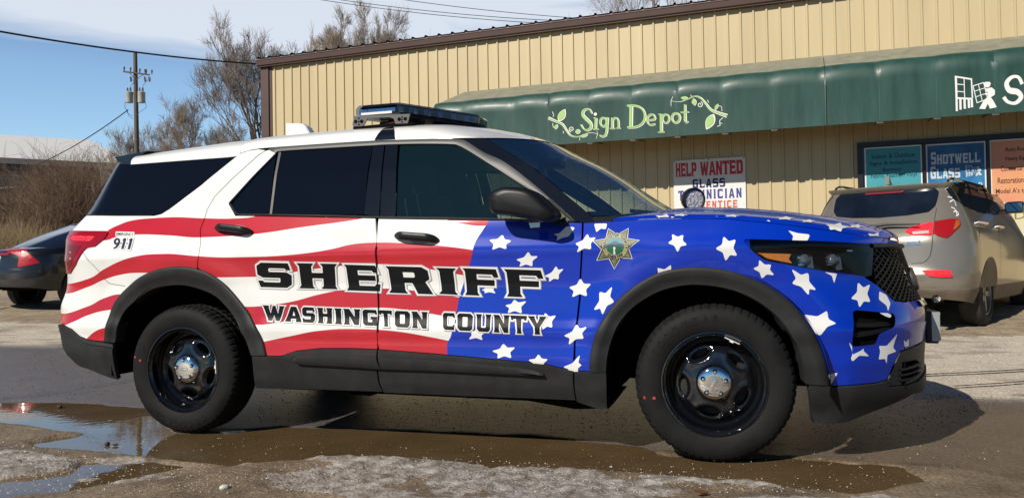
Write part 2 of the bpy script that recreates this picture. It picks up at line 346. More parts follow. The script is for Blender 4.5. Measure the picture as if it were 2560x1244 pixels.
def ribbon(pts,w):
    """stroke of varying width -> outline polygon"""
    P=np.asarray(pts,float); w=np.asarray(w,float)*np.ones(len(P))
    d=np.gradient(P,axis=0); d/=np.maximum(np.linalg.norm(d,axis=1,keepdims=True),1e-9); n=np.stack([-d[:,1],d[:,0]],1)
    return np.concatenate([P+n*w[:,None]/2,(P-n*w[:,None]/2)[::-1]])

# ================================================================ SETTING
def fbm(x,y,scale,octv=4,seed=0,gain=.5):
    r=np.zeros_like(x);a=1.;tot=0
    for o in range(octv):
        g=np.random.default_rng(seed*31+o).random((256,256)); X=x/scale*2**o+17.3*o;Y=y/scale*2**o+9.1*o
        xi=np.floor(X).astype(int);yi=np.floor(Y).astype(int);fx=X-xi;fy=Y-yi;fx=fx*fx*(3-2*fx);fy=fy*fy*(3-2*fy)
        v=lambda i,j:g[(xi+i)%256,(yi+j)%256]
        r+=a*((v(0,0)*(1-fx)+v(1,0)*fx)*(1-fy)+(v(0,1)*(1-fx)+v(1,1)*fx)*fy);tot+=a;a*=gain
    return r/tot
def sstep(a,b,x): t=np.clip((x-a)/(b-a),0,1); return t*t*(3-2*t)
def rise(x,y):
    s=np.log1p(np.exp(np.clip((y-1.5)*2.2,-30,30)))/2.2
    r=.047*np.minimum(s,7.5)+.022*np.clip(-4-x,0,9)*np.clip((y-2.)/4,0,1)
    return r+.012*np.clip(y-11,0,60)*np.clip((-4-x)/8,0,1)*.6
GP=lambda L:np.array([on_ground(*p)[:2] for p in L])
def grown(lo,hi,step,k): # coarse coordinates from lo to hi growing by k
    o=[];v=lo;d=step
    while abs(v)<abs(hi): v+=d; o.append(v); d*=k
    return o
fx0,fx1,fy0,fy1,RS=-5.0,4.9,-2.9,1.9,.0165
xs=np.array(sorted(grown(fx0,-900,-.06,1.12))+list(np.arange(fx0,fx1,RS))+grown(fx1,900,.06,1.12))
ys=np.array(sorted(grown(fy0,-300,-.08,1.2))+list(np.arange(fy0,fy1,RS))+grown(fy1,11,.025,1.008)+grown(11.05,1200,.3,1.13))
GX,GY=np.meshgrid(xs,ys,indexing='ij')
nA=fbm(GX,GY,.55,5,1);nB=fbm(GX,GY,.16,4,2);nC=fbm(GX,GY,.05,3,3);nD=fbm(GX,GY,1.7,4,4);nE=fbm(GX,GY*2.6,.35,5,5)
jx=GX+(nA-.5)*.22+(nB-.5)*.09; jy=GY+(nB-.5)*.05+(nA-.5)*.09
JP=np.stack([jx.ravel(),jy.ravel()],1)
near=((GX>-4)&(GX<4.2)&(GY<-.2)&(GY>-2.9)).ravel()
def mask(px):
    m=np.zeros(GX.size,bool); L=GP(px); m[near]=inside(JP[near],[L]); return m.reshape(GX.shape)
snowA=mask([(-60,1108),(40,1132),(110,1141),(205,1158),(205,1170),(100,1186),(0,1196),(-80,1200)])
snowB=mask([(195,1194),(270,1188),(330,1190),(425,1200),(310,1214),(205,1206)])
snowC=mask([(640,1190),(600,1165),(700,1152),(860,1150),(930,1141),(1000,1138),(1100,1150),(1250,1163),(1400,1170),(1615,1178),(1910,1205),(2137,1232),(2300,1262),(2300,1500),(1300,1500),(1000,1300),(860,1246),(740,1228),(600,1215)])
snowD=mask([(255,1150),(345,1147),(352,1156),(270,1160)])
poolL=mask([(-200,1006),(170,1004),(345,1020),(375,1058),(470,1082),(620,1072),(700,1066),(1000,1074),(1300,1088),(1560,1112),(1700,1135),(2000,1142),(2250,1165),(2330,1200),(2137,1236),(1910,1210),(1615,1183),(1250,1168),(1000,1145),(880,1146),(700,1158),(600,1168),(430,1150),(250,1128),(95,1118),(75,1105),(140,1095),(215,1083),(130,1075),(60,1062),(-200,1036)])
poolS=mask([(215,1152),(352,1150),(420,1168),(330,1192),(180,1222),(90,1238),(-90,1262),(-100,1205),(0,1196),(100,1188),(205,1172)])
snow=snowA|snowB|snowC|snowD; snow&=~((nA*.55+nE*.45>.56)&snowC)

front=sstep(-.62,-1.05,GY)*sstep(3.1,2.3,GX)       # the verge in front of the lane
mud_far=sstep(4.25,4.45,GY+(nA-.5)*.35)
H=rise(GX,GY)+(nD-.5)*.03*np.clip((np.hypot(GX,GY)-2)/4,.0,2.5)
H=H+mud_far*((nA-.5)*.05+(nB-.5)*.03)*np.clip(1.6-(GY-4)/20,0,1)
H=H+front*((nA-.5)*.035+(nB-.5)*.016+(nC-.5)*.008)
WL=-.004
lane_=(GY>-.75)&(GY<4.4)
pool=(poolL|poolS)
def blur(a,n=2):
    for _ in range(n):
        a=.25*(np.roll(a,1,0)+np.roll(a,-1,0)+np.roll(a,1,1)+np.roll(a,-1,1))
    return a
pf=blur(pool.astype(float),3); sf=blur(snow.astype(float),2)
H=np.where(near.reshape(H.shape),H*(1-pf)+pf*(-.016+(nA-.5)*.012+(nB-.5)*.006),H)
H=H+sf*(.012+.018*np.clip(nB-.35,0,1)+.016*(nC-.4)*(1.0)+.02*(nA-.45))+(lane_*(nC-.5)*.004)+front*(1-pf)*(1-sf)*.014
# tyre hollows stay at zero under the wheels
for wx,wy in ((1.5125,-.86),(-1.5125,-.86)):
    k=np.exp(-(((GX-wx)/.24)**2+((GY-wy)/.17)**2)**2); H=H*(1-k)-.004*k
wl_=1.25+.13*(3.4-GX)+(nD-.5)*.9+(nA-.5)*.55
wet=1-.92*sstep(-.22,.22,GY-wl_)
wet=np.clip(wet+.35*sstep(.56,.68,nE)*(GY>wl_)*(GY<4.4),0,1); wet=np.where(GY>4.4,.22*sstep(.45,.6,nD),wet)
wet=np.where(front>.4,np.clip(.55+.6*(nA-.3),0,1),wet)
dirt=np.clip(sstep(.50,.72,nE)*.35*(GY<1.5)+sstep(.62,.75,nD)*.5*(GY>2.)+.85*np.maximum(sstep(-.55,-.95,GY)*sstep(-.2,1.,GX),sstep(1.5,2.4,GX+(nA-.5)*.4)*sstep(1.3,.5,GY+(nA-.5)*.4)),0,1)
lane=(GY>-.75+.0*GX)&(mud_far<.5)&(front<.5)
nx,ny=GX.shape
I=np.arange(nx*ny).reshape(nx,ny); Q=np.stack([I[:-1,:-1],I[1:,:-1],I[1:,1:],I[:-1,1:]],-1).reshape(-1,4)
cls=np.where(snow,2,np.where(lane,1,0)).ravel(); fc=np.max(cls[Q],1)
def ground_mat(name,dry,wetc,rd,rw,bump,bsc,amp=1.,spec=.5):
    m=bpy.data.materials.new(name);m.use_nodes=True;t=m.node_tree;p=t.nodes['Principled BSDF'];N=t.nodes.new;L=t.links.new
    c=N('ShaderNodeTexCoord');a=N('ShaderNodeAttribute');a.attribute_name='wet'; b=N('ShaderNodeAttribute');b.attribute_name='dirt'
    n=N('ShaderNodeTexNoise');n.inputs['Scale'].default_value=3.5;n.inputs['Detail'].default_value=10;n.inputs['Roughness'].default_value=.68;L(c.outputs['Object'],n.inputs['Vector'])
    n3=N('ShaderNodeTexNoise');n3.inputs['Scale'].default_value=60;n3.inputs['Detail'].default_value=4;L(c.outputs['Object'],n3.inputs['Vector'])
    r=N('ShaderNodeMapRange');r.inputs['From Min'].default_value=.3;r.inputs['From Max'].default_value=.7;r.inputs['To Min'].default_value=1-.42*amp;r.inputs['To Max'].default_value=1+.38*amp;p.inputs['Specular IOR Level'].default_value=spec;L(n.outputs['Fac'],r.inputs['Value'])
    r3=N('ShaderNodeMapRange');r3.inputs['From Min'].default_value=.3;r3.inputs['From Max'].default_value=.7;r3.inputs['To Min'].default_value=.58;r3.inputs['To Max'].default_value=1.42;L(n3.outputs['Fac'],r3.inputs['Value'])
    x=N('ShaderNodeMix');x.data_type='RGBA';L(a.outputs['Fac'],x.inputs['Factor']);x.inputs[6].default_value=(*dry,1);x.inputs[7].default_value=(*wetc,1)
    xd=N('ShaderNodeMix');xd.data_type='RGBA';L(b.outputs['Fac'],xd.inputs['Factor']);L(x.outputs[2],xd.inputs[6]);xd.inputs[7].default_value=(.15,.112,.075,1)
    y=N('ShaderNodeMix');y.data_type='RGBA';y.blend_type='MULTIPLY';y.inputs['Factor'].default_value=1;L(xd.outputs[2],y.inputs[6]);L(r.outputs[0],y.inputs[7])
    y2=N('ShaderNodeMix');y2.data_type='RGBA';y2.blend_type='MULTIPLY';y2.inputs['Factor'].default_value=1;L(y.outputs[2],y2.inputs[6]);L(r3.outputs[0],y2.inputs[7]);L(y2.outputs[2],p.inputs['Base Color'])
    z=N('ShaderNodeMapRange');z.inputs['To Min'].default_value=rd;z.inputs['To Max'].default_value=rw;L(a.outputs['Fac'],z.inputs['Value']);L(z.outputs[0],p.inputs['Roughness'])
    nb=N('ShaderNodeTexNoise');nb.inputs['Scale'].default_value=bsc;nb.inputs['Detail'].default_value=6;nb.inputs['Roughness'].default_value=.7;L(c.outputs['Object'],nb.inputs['Vector'])
    bp=N('ShaderNodeBump');bp.inputs['Strength'].default_value=bump;bp.inputs['Distance'].default_value=.012;L(nb.outputs['Fac'],bp.inputs['Height']);L(bp.outputs[0],p.inputs['Normal'])
    return m
MUD=ground_mat('mud',(.315,.25,.17),(.145,.104,.064),.9,.50,.9,50)
CONC=ground_mat('concrete',(.57,.505,.405),(.118,.105,.102),.85,.34,.7,75,.38,.42)
SNOW=mat('old_snow',(.105,.075,.05),.5,col2=(.47,.445,.405),vscale=15,bump=1.,bscale=60,spec=.5)
def ground_part(name,k,m,kind):
    q=Q[fc==k]; u,inv=np.unique(q.ravel(),return_inverse=True)
    V=np.stack([GX.ravel()[u],GY.ravel()[u],H.ravel()[u]],1)
    o=np_obj(name,V,inv.reshape(-1,4),m); o['kind']=kind
    for an,src in (('wet',wet),('dirt',dirt if k==1 else dirt*0)):
        at=o.data.attributes.new(an,'FLOAT','POINT'); at.data.foreach_set('value',src.ravel()[u].astype(np.float32))
    return o
ground_part('ground',0,MUD,'structure')
ground_part('concrete_lane',1,CONC,'structure')
g=ground_part('dirty_snow',2,SNOW,'stuff'); g['label']='crusts of dirty melting snow and ice along the muddy verge'
# standing water: one sheet a few mm above the hollows
WATER=mat('muddy_water',(.105,.070,.034),.02,spec=.55,ior=1.333,var=.25,vscale=1.6)
t=WATER.node_tree; bp=t.nodes.new('ShaderNodeBump'); nb=t.nodes.new('ShaderNodeTexNoise'); nb.inputs['Scale'].default_value=14; tc2=t.nodes.new('ShaderNodeTexCoord'); t.links.new(tc2.outputs['Object'],nb.inputs['Vector']); t.links.new(nb.outputs['Fac'],bp.inputs['Height']); bp.inputs['Strength'].default_value=.035; bp.inputs['Distance'].default_value=.01; t.links.new(bp.outputs[0],t.nodes['Principled BSDF'].inputs['Normal'])
for nm,m in (('puddle',poolL),('puddle',poolS)):
    md=blur(m.astype(float),6)>.04; q=Q[md.ravel()[Q].all(1)]; u,inv=np.unique(q.ravel(),return_inverse=True)
    o=np_obj(nm,np.stack([GX.ravel()[u],GY.ravel()[u],np.full(len(u),WL)],1),inv.reshape(-1,4),WATER); o['kind']='structure'
def gz(x,y): return float(rise(np.array([float(x)]),np.array([float(y)]))[0])
# joints in the concrete lane
JM=mat('joint',(.05,.04,.032),.8)
def joint(px,wd):
    P=[on_ground(*p) for p in px]; mb=MB(); V=[];
    pts=spline([p[:2] for p in P],14); L=ribbon(pts,wd*(.7+.6*RNG.random(len(pts)))); n=len(pts)
    V=[(p[0],p[1],gz(*p)+.012+.004) for p in L]; F=[(i,i+1,2*n-2-i,2*n-1-i) for i in range(n-1)]
    o=mkobj('concrete_joint',V,F,JM); o['kind']='structure'
joint([(-40,1003),(60,993),(160,980),(230,969),(320,955),(420,942)],.016)
joint([(2300,950),(2360,948),(2440,945.5),(2570,940.5)],.035)
joint([(2385,975),(2440,972),(2500,969),(2580,964.5)],.03)
# pebbles and clods
PEB=mat('pebble',(.36,.33,.29),.7,var=.4,vscale=3,bump=.4)
CLOD=mat('clod',(.055,.04,.03),.8,var=.3,bump=.6)
def stone(r,seed):
    bm=bmesh.new(); bmesh.ops.create_icosphere(bm,subdivisions=2,radius=1); rg=random.Random(seed); ax=[rg.uniform(.7,1.3) for _ in range(3)]
    ph=[rg.uniform(0,6) for _ in range(6)]
    for v in bm.verts:
        k=1+.13*math.sin(3*v.co.x+ph[0])*math.sin(2.4*v.co.y+ph[1])+.1*math.sin(4*v.co.z+ph[2]); v.co=Vector((v.co.x*ax[0],v.co.y*ax[1],v.co.z*ax[2]*.75))*k*r
    me=bpy.data.meshes.new('stone'); bm.to_mesh(me); bm.free(); me.shade_smooth(); return me
def put_stone(px,py,rp,m,label,group,seed,z=0.):
    P=on_ground(px,py,z); r=rp*np.linalg.norm(P-CAM)/FPX; me=stone(r,seed); me.materials.append(m); o=bpy.data.objects.new('pebble',me); o.location=(P[0],P[1],P[2]+r*.35); o.rotation_euler=(0,0,seed); COL.objects.link(o); tag(o,label,'stone',group)
put_stone(561,1222,11,mat('white_pebble',(.62,.60,.55),.7,var=.2),'whitish pebble lying alone on brown mud at the bottom edge','stones on the wet ground',3,.012)
put_stone(149,1018,5,CLOD,'dark clod standing in the blue puddle beside the joint line','stones on the wet ground',5)
put_stone(268,1110,5,CLOD,'left dark clod of the pair at the near rim of the blue puddle','stones on the wet ground',6)
put_stone(288,1112,5,CLOD,'right dark clod of the pair at the near rim of the blue puddle','stones on the wet ground',8)
lf=MB(); P0=on_ground(1752,1229,.035); lf.prism([(-.035,-.004),(-.01,-.016),(.03,-.006),(.04,.008),(.0,.012),(-.03,.006)],0,.004,'xy'); o=lf.build('leaf',mat('dry_leaf',(.16,.06,.02),.7)); o.location=P0; o.rotation_euler=(.3,.2,.6); tag(o,'curled reddish dead leaf on the dirty snow','leaf')
def speck_field(name,px,n,rr,m,label,zz=.0):
    """grit nobody could count: one object"""
    L=np.array(px,float); lo,hi_=L.min(0),L.max(0); V=[];F=[]; rg=np.random.default_rng(len(px)*n)
    P=lo+(hi_-lo)*rg.random((n*3,2)); P=P[inside(P,[L])][:n]
    for p in P:
        g=on_ground(*p); r=rr*(.4+1.2*rg.random()**2)*np.linalg.norm(g-CAM)/FPX; g[2]=zz+gz(*g[:2]); b=len(V); a=rg.random()*6
        V+=[(g[0]+r*math.cos(a+k*1.57)*(1 if k%2 else .7),g[1]+r*math.sin(a+k*1.57),g[2]) for k in range(4)]+[(g[0],g[1],g[2]+r*.9)]; F+=[(b+k,b+(k+1)%4,b+4) for k in range(4)]
    o=mkobj(name,V,F,m); tag(o,label,None,None,'stuff')
speck_field('grit',[(0,1090),(600,1100),(1300,1120),(2500,1120),(2500,1244),(0,1244)],700,1.5,mat('grit',(.45,.42,.37),.6),'pale grit and ice crumbs scattered over the near verge',.012)
speck_field('ice_crumbs',[(0,1110),(210,1150),(560,1190),(900,1145),(1600,1180),(2100,1235),(2100,1244),(0,1244)],1500,1.5,mat('ice_crumb',(.60,.58,.54),.4),'pale ice crumbs over the dirty snow',.022)
speck_field('mud_crumbs',[(560,1200),(900,1150),(1600,1185),(2100,1235),(2100,1244),(560,1244)],900,1.8,CLOD,'dark grit embedded in the dirty snow',.022)
speck_field('mud_crumbs',[(620,1060),(1580,1100),(2200,1140),(2540,1180),(2540,1240),(1700,1240),(600,1180)],900,1.3,mat('mud_crumb',(.10,.075,.05),.8),'brown mud crumbs on the verge and in the shallow water',.004)
speck_field('mud_crumbs',[(640,975),(1580,1000),(1600,1090),(1000,1075),(640,1060)],800,2.0,CLOD,'black mud crumbs on the wet ground under the sheriff car',.012)
speck_field('mud_crumbs',[(2010,1080),(2160,1030),(2330,985),(2510,1000),(2420,1075),(2130,1135)],700,1.7,CLOD,'black mud crumbs in the shadow ahead of the front wheel',.012)
speck_field('grit',[(0,890),(300,900),(320,990),(700,1000),(1600,1010),(2400,1010),(2400,1080),(1600,1090),(700,1060),(350,1040),(0,1010)],420,1.6,CLOD,'dark mud crumbs spattered on the wet concrete',.012)
# ================================================================ SHOP BUILDING
PH=math.radians(-3.7);WD=15.1
WN=np.array([math.sin(PH),-math.cos(PH),0.]);WU=np.array([math.cos(PH),math.sin(PH),0.]); WO=CAM-WN*WD; WO[2]=0
def WP(u,o,z): p=WO+WU*u+WN*o; return (p[0],p[1],z)
def wl(px,py,o=0.):
    d=ray(px,py); P=CAM+d*((WD-o)/(d@-WN)); return np.array([(P-WO)@WU,P[2]])
CREAM=mat('cream_metal',(.545,.445,.262),.42,var=.09,vscale=1.7,coat=.12,coatr=.3,stretch=(1,1,.10),bump=.04,bscale=5)
BROWN=mat('brown_trim',(.085,.050,.043),.45,var=.1,vscale=2)
ROOFM=mat('dark_roof_metal',(.045,.05,.055),.4,metal=.3)
DARK=mat('dark_opening',(.012,.012,.013),.5)
UL,UR,ZE,ZB=-11.66,17.5,5.62,.12
bld=empty('shop_building',WP(0,0,0),0,label='long cream ribbed metal building with brown eave trim behind the cars',cat='building')
def bpart(name,mb,m,smooth=False):
    o=mb.build(name,m,None,smooth); o.parent=bld; o.matrix_parent_inverse=Matrix.Translation(-Vector(bld.location)); return o
mb=MB();prof=[];pitch=.2286
u=UL
while u<UR:
    prof+=[(u,0),(u+.012,.026),(u+.040,.026),(u+.052,0)]; u+=pitch
V=[];F=[]
for i,(a,o_) in enumerate(prof): V+=[WP(a,o_,ZB),WP(a,o_,ZE)]
F=[(2*i,2*i+2,2*i+3,2*i+1) for i in range(len(prof)-1)]
mb.add(V,F); bpart('wall',mb,CREAM)
mb=MB(); V=[WP(UL,0,ZB),WP(UL,-17,ZB),WP(UL,-17,ZE+.6),WP(UL,0,ZE)]; mb.add(V,[(0,1,2,3)]); V=[WP(UR,0,ZB),WP(UR,-17,ZB),WP(UR,-17,ZE+.6),WP(UR,0,ZE)]; mb.add(V,[(0,1,2,3)]);mb.add([WP(UL,-17,ZB),WP(UR,-17,ZB),WP(UR,-17,ZE+.6),WP(UL,-17,ZE+.6)],[(0,1,2,3)]); bpart('side_wall',mb,CREAM)
def strip(mb,u0,u1,pr):
    V=[WP(u0,o,z) for o,z in pr]+[WP(u1,o,z) for o,z in pr]; n=len(pr); F=[(i,(i+1)%n,(i+1)%n+n,i+n) for i in range(n)]+[tuple(range(n-1,-1,-1)),tuple(range(n,2*n))]; mb.add(V,F)
mb=MB(); strip(mb,UL-.16,UR+.1,[(.13,5.725),(.155,5.70),(.14,5.60),(.11,5.585),(.11,5.565),(.0,5.565),(.0,5.73)]); bpart('eave_trim',mb,BROWN)
mb=MB(); strip(mb,UL-.14,UR+.1,[(.165,5.735),(.165,5.71),(.157,5.71),(.157,5.735)]); bpart('drip_edge',mb,mat('drip_edge',(.20,.14,.12),.35))
mb=MB(); strip(mb,UL-.11,UL+.10,[(-.06,ZB),(.045,ZB),(.045,5.56),(-.06,5.56)]); strip(mb,UL+.10,UL+.175,[(.0,ZB),(.012,ZB),(.012,5.56),(.0,5.56)]); bpart('corner_trim',mb,BROWN)
mb=MB(); V=[];F=[]
u=UL-.1;pr=[]
while u<UR: pr+=[(u,0),(u+.015,.035),(u+.045,.035),(u+.06,0)]; u+=.3048
for a,h in pr: V+=[WP(a,.19,5.742+h),WP(a,-17.2,5.742+h+.75)]
F=[(2*i,2*i+2,2*i+3,2*i+1) for i in range(len(pr)-1)]; mb.add(V,F); bpart('roof',mb,ROOFM)
mb=MB(); q=wl(1767,4,-2.); mb.lathe([(.0,.0),(.09,0),(.09,.32),(.13,.34),(.13,.46),(.0,.50)],WP(q[0],-2.,5.85),'z',14); o=bpart('roof_vent',mb,mat('rusty_vent',(.42,.17,.06),.6,var=.3),True)
# shop window
FR=mat('dark_window_frame',(.016,.013,.013),.35); PANE=tinted_glass('shop_glass',(.35,.38,.38))
fr=[(.79,2.955,4.72,2.875),(.79,1.80,4.72,1.745),(.79,.93,4.72,.86)]
mb=MB()
for a,z1,b,z0 in fr: strip(mb,a,b,[(.02,z0),(.075,z0),(.075,z1),(.02,z1)])
for a in (.79,1.807,2.752,3.70,4.65): strip(mb,a,a+(.085 if a==.79 else .045),[(.02,.94),(.072,.94),(.072,2.87),(.02,2.87)])
wf=bpart('window_frame',mb,FR)
mb=MB(); mb.add([WP(.80,.030,.9),WP(4.7,.030,.9),WP(4.7,.030,2.9),WP(.80,.030,2.9)],[(0,1,2,3)]); bpart('window_pane',mb,mat('dark_shop_glass',(.014,.016,.02),.04,spec=.6))
# ---- flat lettering on the wall planes
def flat_obj(name,V2,F,off,m,parent):
    V=[WP(a,off,b) for a,b in V2]; F=[tuple(f) for f in F]
    o=mkobj(name,V,F,m)
    if parent is not None: o.parent=parent; o.matrix_parent_inverse=parent.matrix_world.inverted() if parent.type!='EMPTY' else Matrix.Translation(-Vector(parent.location))
    return o
def flat_polys(name,polys,off,m,parent,conv=None,layer=.0):
    V=[];F=[]
    for i,loops in enumerate(polys):
        loops=[np.array([conv(*p) for p in L]) if conv else np.asarray(L) for L in loops]
        v,t=tri2d(loops,9.,False); b=len(V); V+=[WP(a,off+layer*i,c) for a,c in v]; F+=[tuple(int(k)+b for k in f) for f in t]
    o=mkobj(name,V,F,m); o.parent=parent
    o.matrix_parent_inverse=Matrix.Translation(-Vector(parent.location)); return o
def sheet(parent,name,u0,u1,z0,z1,off,m,th=.004):
    mb=MB(); strip(mb,u0,u1,[(off-th,z0),(off,z0),(off,z1),(off-th,z1)]); o=mb.build(name,m); o.parent=parent; o.matrix_parent_inverse=Matrix.Translation(-Vector(parent.location)); return o
def words(parent,body,u0,u1,z0,z1,off,m,bold=.0,shear=0.): 
    V,F=fit_text(body,u0,u1,z0,z1,bold,shear); return flat_obj('lettering',V,F,off,m,parent)
def gwords(parent,body,u0,u1,z0,z1,off,m,wid=None,gap=.12,name='lettering',capbig=False):
    ws=[{'I':.45,'W':1.35,' ':.55}.get(c,1.) for c in body]; tot=sum(ws)+gap*(len(body)-1); k=(u1-u0)/tot; x=u0; polys=[]
    for i,(c,wd) in enumerate(zip(body,ws)):
        if c!=' ': polys.append(glyph(c,x,x+wd*k,z0,z0+(z1-z0)*(1. if (not capbig or i==0) else .78)))
        x+=(wd+gap)*k
    return flat_polys(name,polys,off,m,parent)
INKB=mat('navy_ink',(.02,.03,.12),.5);INKR=mat('red_ink',(.55,.03,.04),.5);INKO=mat('orange_red_ink',(.62,.10,.07),.5);INKK=mat('black_ink',(.015,.02,.03),.5);WHT=mat('white_vinyl',(.78,.78,.76),.4)
BAN=mat('banner_white',(.76,.75,.73),.55,var=.04)
hb=empty('help_wanted_banner',WP(-1.75,.03,1.83),0,label='white HELP WANTED banner with red and blue lettering on the cream wall',cat='banner')
sheet(hb,'sheet',-2.39,-1.088,1.832,2.845,.034,BAN)
def hz(y): return 2.845-(y-403)/(537-403)*1.013
gwords(hb,'HELP',-2.35,-1.965,2.535,2.79,.037,INKR,gap=.04); gwords(hb,'WANTED',-1.90,-1.13,2.535,2.79,.037,INKR,gap=.03)
gwords(hb,'GLASS',-2.04,-1.45,2.31,2.475,.037,INKB,gap=.2)
gwords(hb,'TECHNICIAN',-2.31,-1.16,2.10,2.275,.037,mat('blue_ink',(.05,.06,.28),.5),gap=.28)
gwords(hb,'APPRENTICE',-2.22,-1.24,1.925,2.06,.037,INKO,gap=.28)
for a in (-2.37,-1.74,-1.108):
    for z in (2.825,1.852):
        mb=MB(); mb.lathe([(0,.0),(.012,.0),(.012,.004),(0,.006)],WP(a,.035,z),'y',8); o=mb.build('grommet',DARK); o.parent=hb; o.matrix_parent_inverse=Matrix.Translation(-Vector(hb.location))
# ---- posters in the window
def poster(label,u0,u1,z0,z1,m,rim=WHT):
    e=empty('poster',WP((u0+u1)/2,.05,z0),0,label=label,cat='poster',group='posters in the shop window')
    sheet(e,'border',u0,u1,z0,z1,.046,rim); sheet(e,'sheet',u0+.022,u1-.022,z0+.022,z1-.022,.0485,m); return e
TEAL=mat('teal_print',(.05,.27,.36),.5,col2=(.06,.36,.38),vscale=1.3); BLUEP=mat('blue_print',(.012,.02,.14),.45,col2=(.03,.25,.50),vscale=1.7); ORP=mat('orange_print',(.72,.25,.20),.5,col2=(.70,.38,.14),vscale=1.3)
p=poster('teal poster listing signs and banners at the left of the shop window',.904,1.796,1.81,2.862,TEAL)
for b,u0,u1,z0,z1 in (('Indoor & Outdoor',1.02,1.70,2.66,2.745),('Signs & Installation',.98,1.73,2.53,2.62),('Banners-',1.19,1.50,2.44,2.50),('Fabric, Feather, Vinyl',1.0,1.71,2.31,2.40),('Vinyl Letters',1.10,1.62,2.12,2.20),('Front Signs',1.14,1.60,1.99,2.07)):
    words(p,b,u0,u1,z0,z1,.0505,mat('poster_ink',(.01,.05,.09),.5),.012)
p=poster('dark blue glass company poster in the middle of the shop window',1.857,2.741,1.81,2.855,BLUEP)
LG=mat('pale_ink',(.55,.62,.64),.5)
gwords(p,'SHOTWELL',1.93,2.66,2.51,2.72,.0505,LG,gap=.1,capbig=True); gwords(p,'GLASS',1.92,2.36,2.27,2.48,.0505,LG,gap=.1,capbig=True); words(p,'9',2.62,2.68,2.08,2.18,.0505,LG,.02)
def logo(parent,conv,off,m):
    R=lambda pts,wd:[ribbon(np.array(pts,float),wd)]
    polys=[R([(2105,508),(2109,625),(2112,742)],14),R([(2100,512),(2155,520),(2214,530)],11),R([(2209,528),(2212,590),(2216,656)],9),R([(2160,525),(2162,590),(2164,656)],6)]
    polys+=[R([(2112,y),(2160,y+4)],6) for y in (562,610)]+[R([(2112,655),(2216,660)],12)]+[R([(x,662),(x+2,738-(x-2105)*.2)],15) for x in (2135,2163,2191,2211)]
    polys+=[R([(2220,574),(2290,552)],6),R([(2290,550),(2317,660)],6),R([(2317,662),(2244,687)],6),R([(2246,686),(2219,572)],6),R([(2255,562),(2281,674)],5),R([(2229,610),(2299,588)],5),R([(2237,648),(2308,624)],5)]
    a=np.linspace(0,2*math.pi,16,False); polys.append([np.stack([2314+21*np.cos(a),566+19*np.sin(a)],1)])
    polys.append([np.array([(2286,562),(2300,548),(2330,547),(2340,560),(2312,563)],float)])
    polys.append([np.array([(2296,594),(2344,584),(2366,604),(2364,634),(2338,650),(2352,668),(2378,716),(2332,726),(2318,692),(2300,729),(2260,726),(2292,668),(2318,648),(2318,620)],float)])
    polys.append(R([(2352,600),(2330,628),(2300,628)],11))
    return flat_polys('emblem',polys,off,m,parent,conv,.0003)
logo(p,lambda x,y:np.array([2.44+(x-2098)*.00085,2.475-(y-505)*.00085]),.0505,LG)
p=poster('orange auto glass poster with a list of services in the shop window',2.799,3.69,1.81,2.862,ORP)
for b,u0,u1,z0,z1 in (('Auto Rock Chips',3.02,3.52,2.64,2.73),('Heavy Equipment',3.02,3.52,2.49,2.58),('Commercial & Residential',2.95,3.60,2.34,2.43),('Restoration & Curved',2.90,3.60,2.14,2.24),("Model A's to Vipers",2.87,3.55,1.95,2.06)):
    words(p,b,u0,u1,z0,z1,.0505,mat('poster_ink',(.10,.02,.015),.5),.012)
p=poster('cream poster below the orange one at the window corner',2.799,3.69,.95,1.735,mat('cream_print',(.66,.60,.40),.5))
words(p,'2 D',2.93,3.28,1.55,1.68,.0505,mat('poster_ink',(.25,.16,.03),.5))
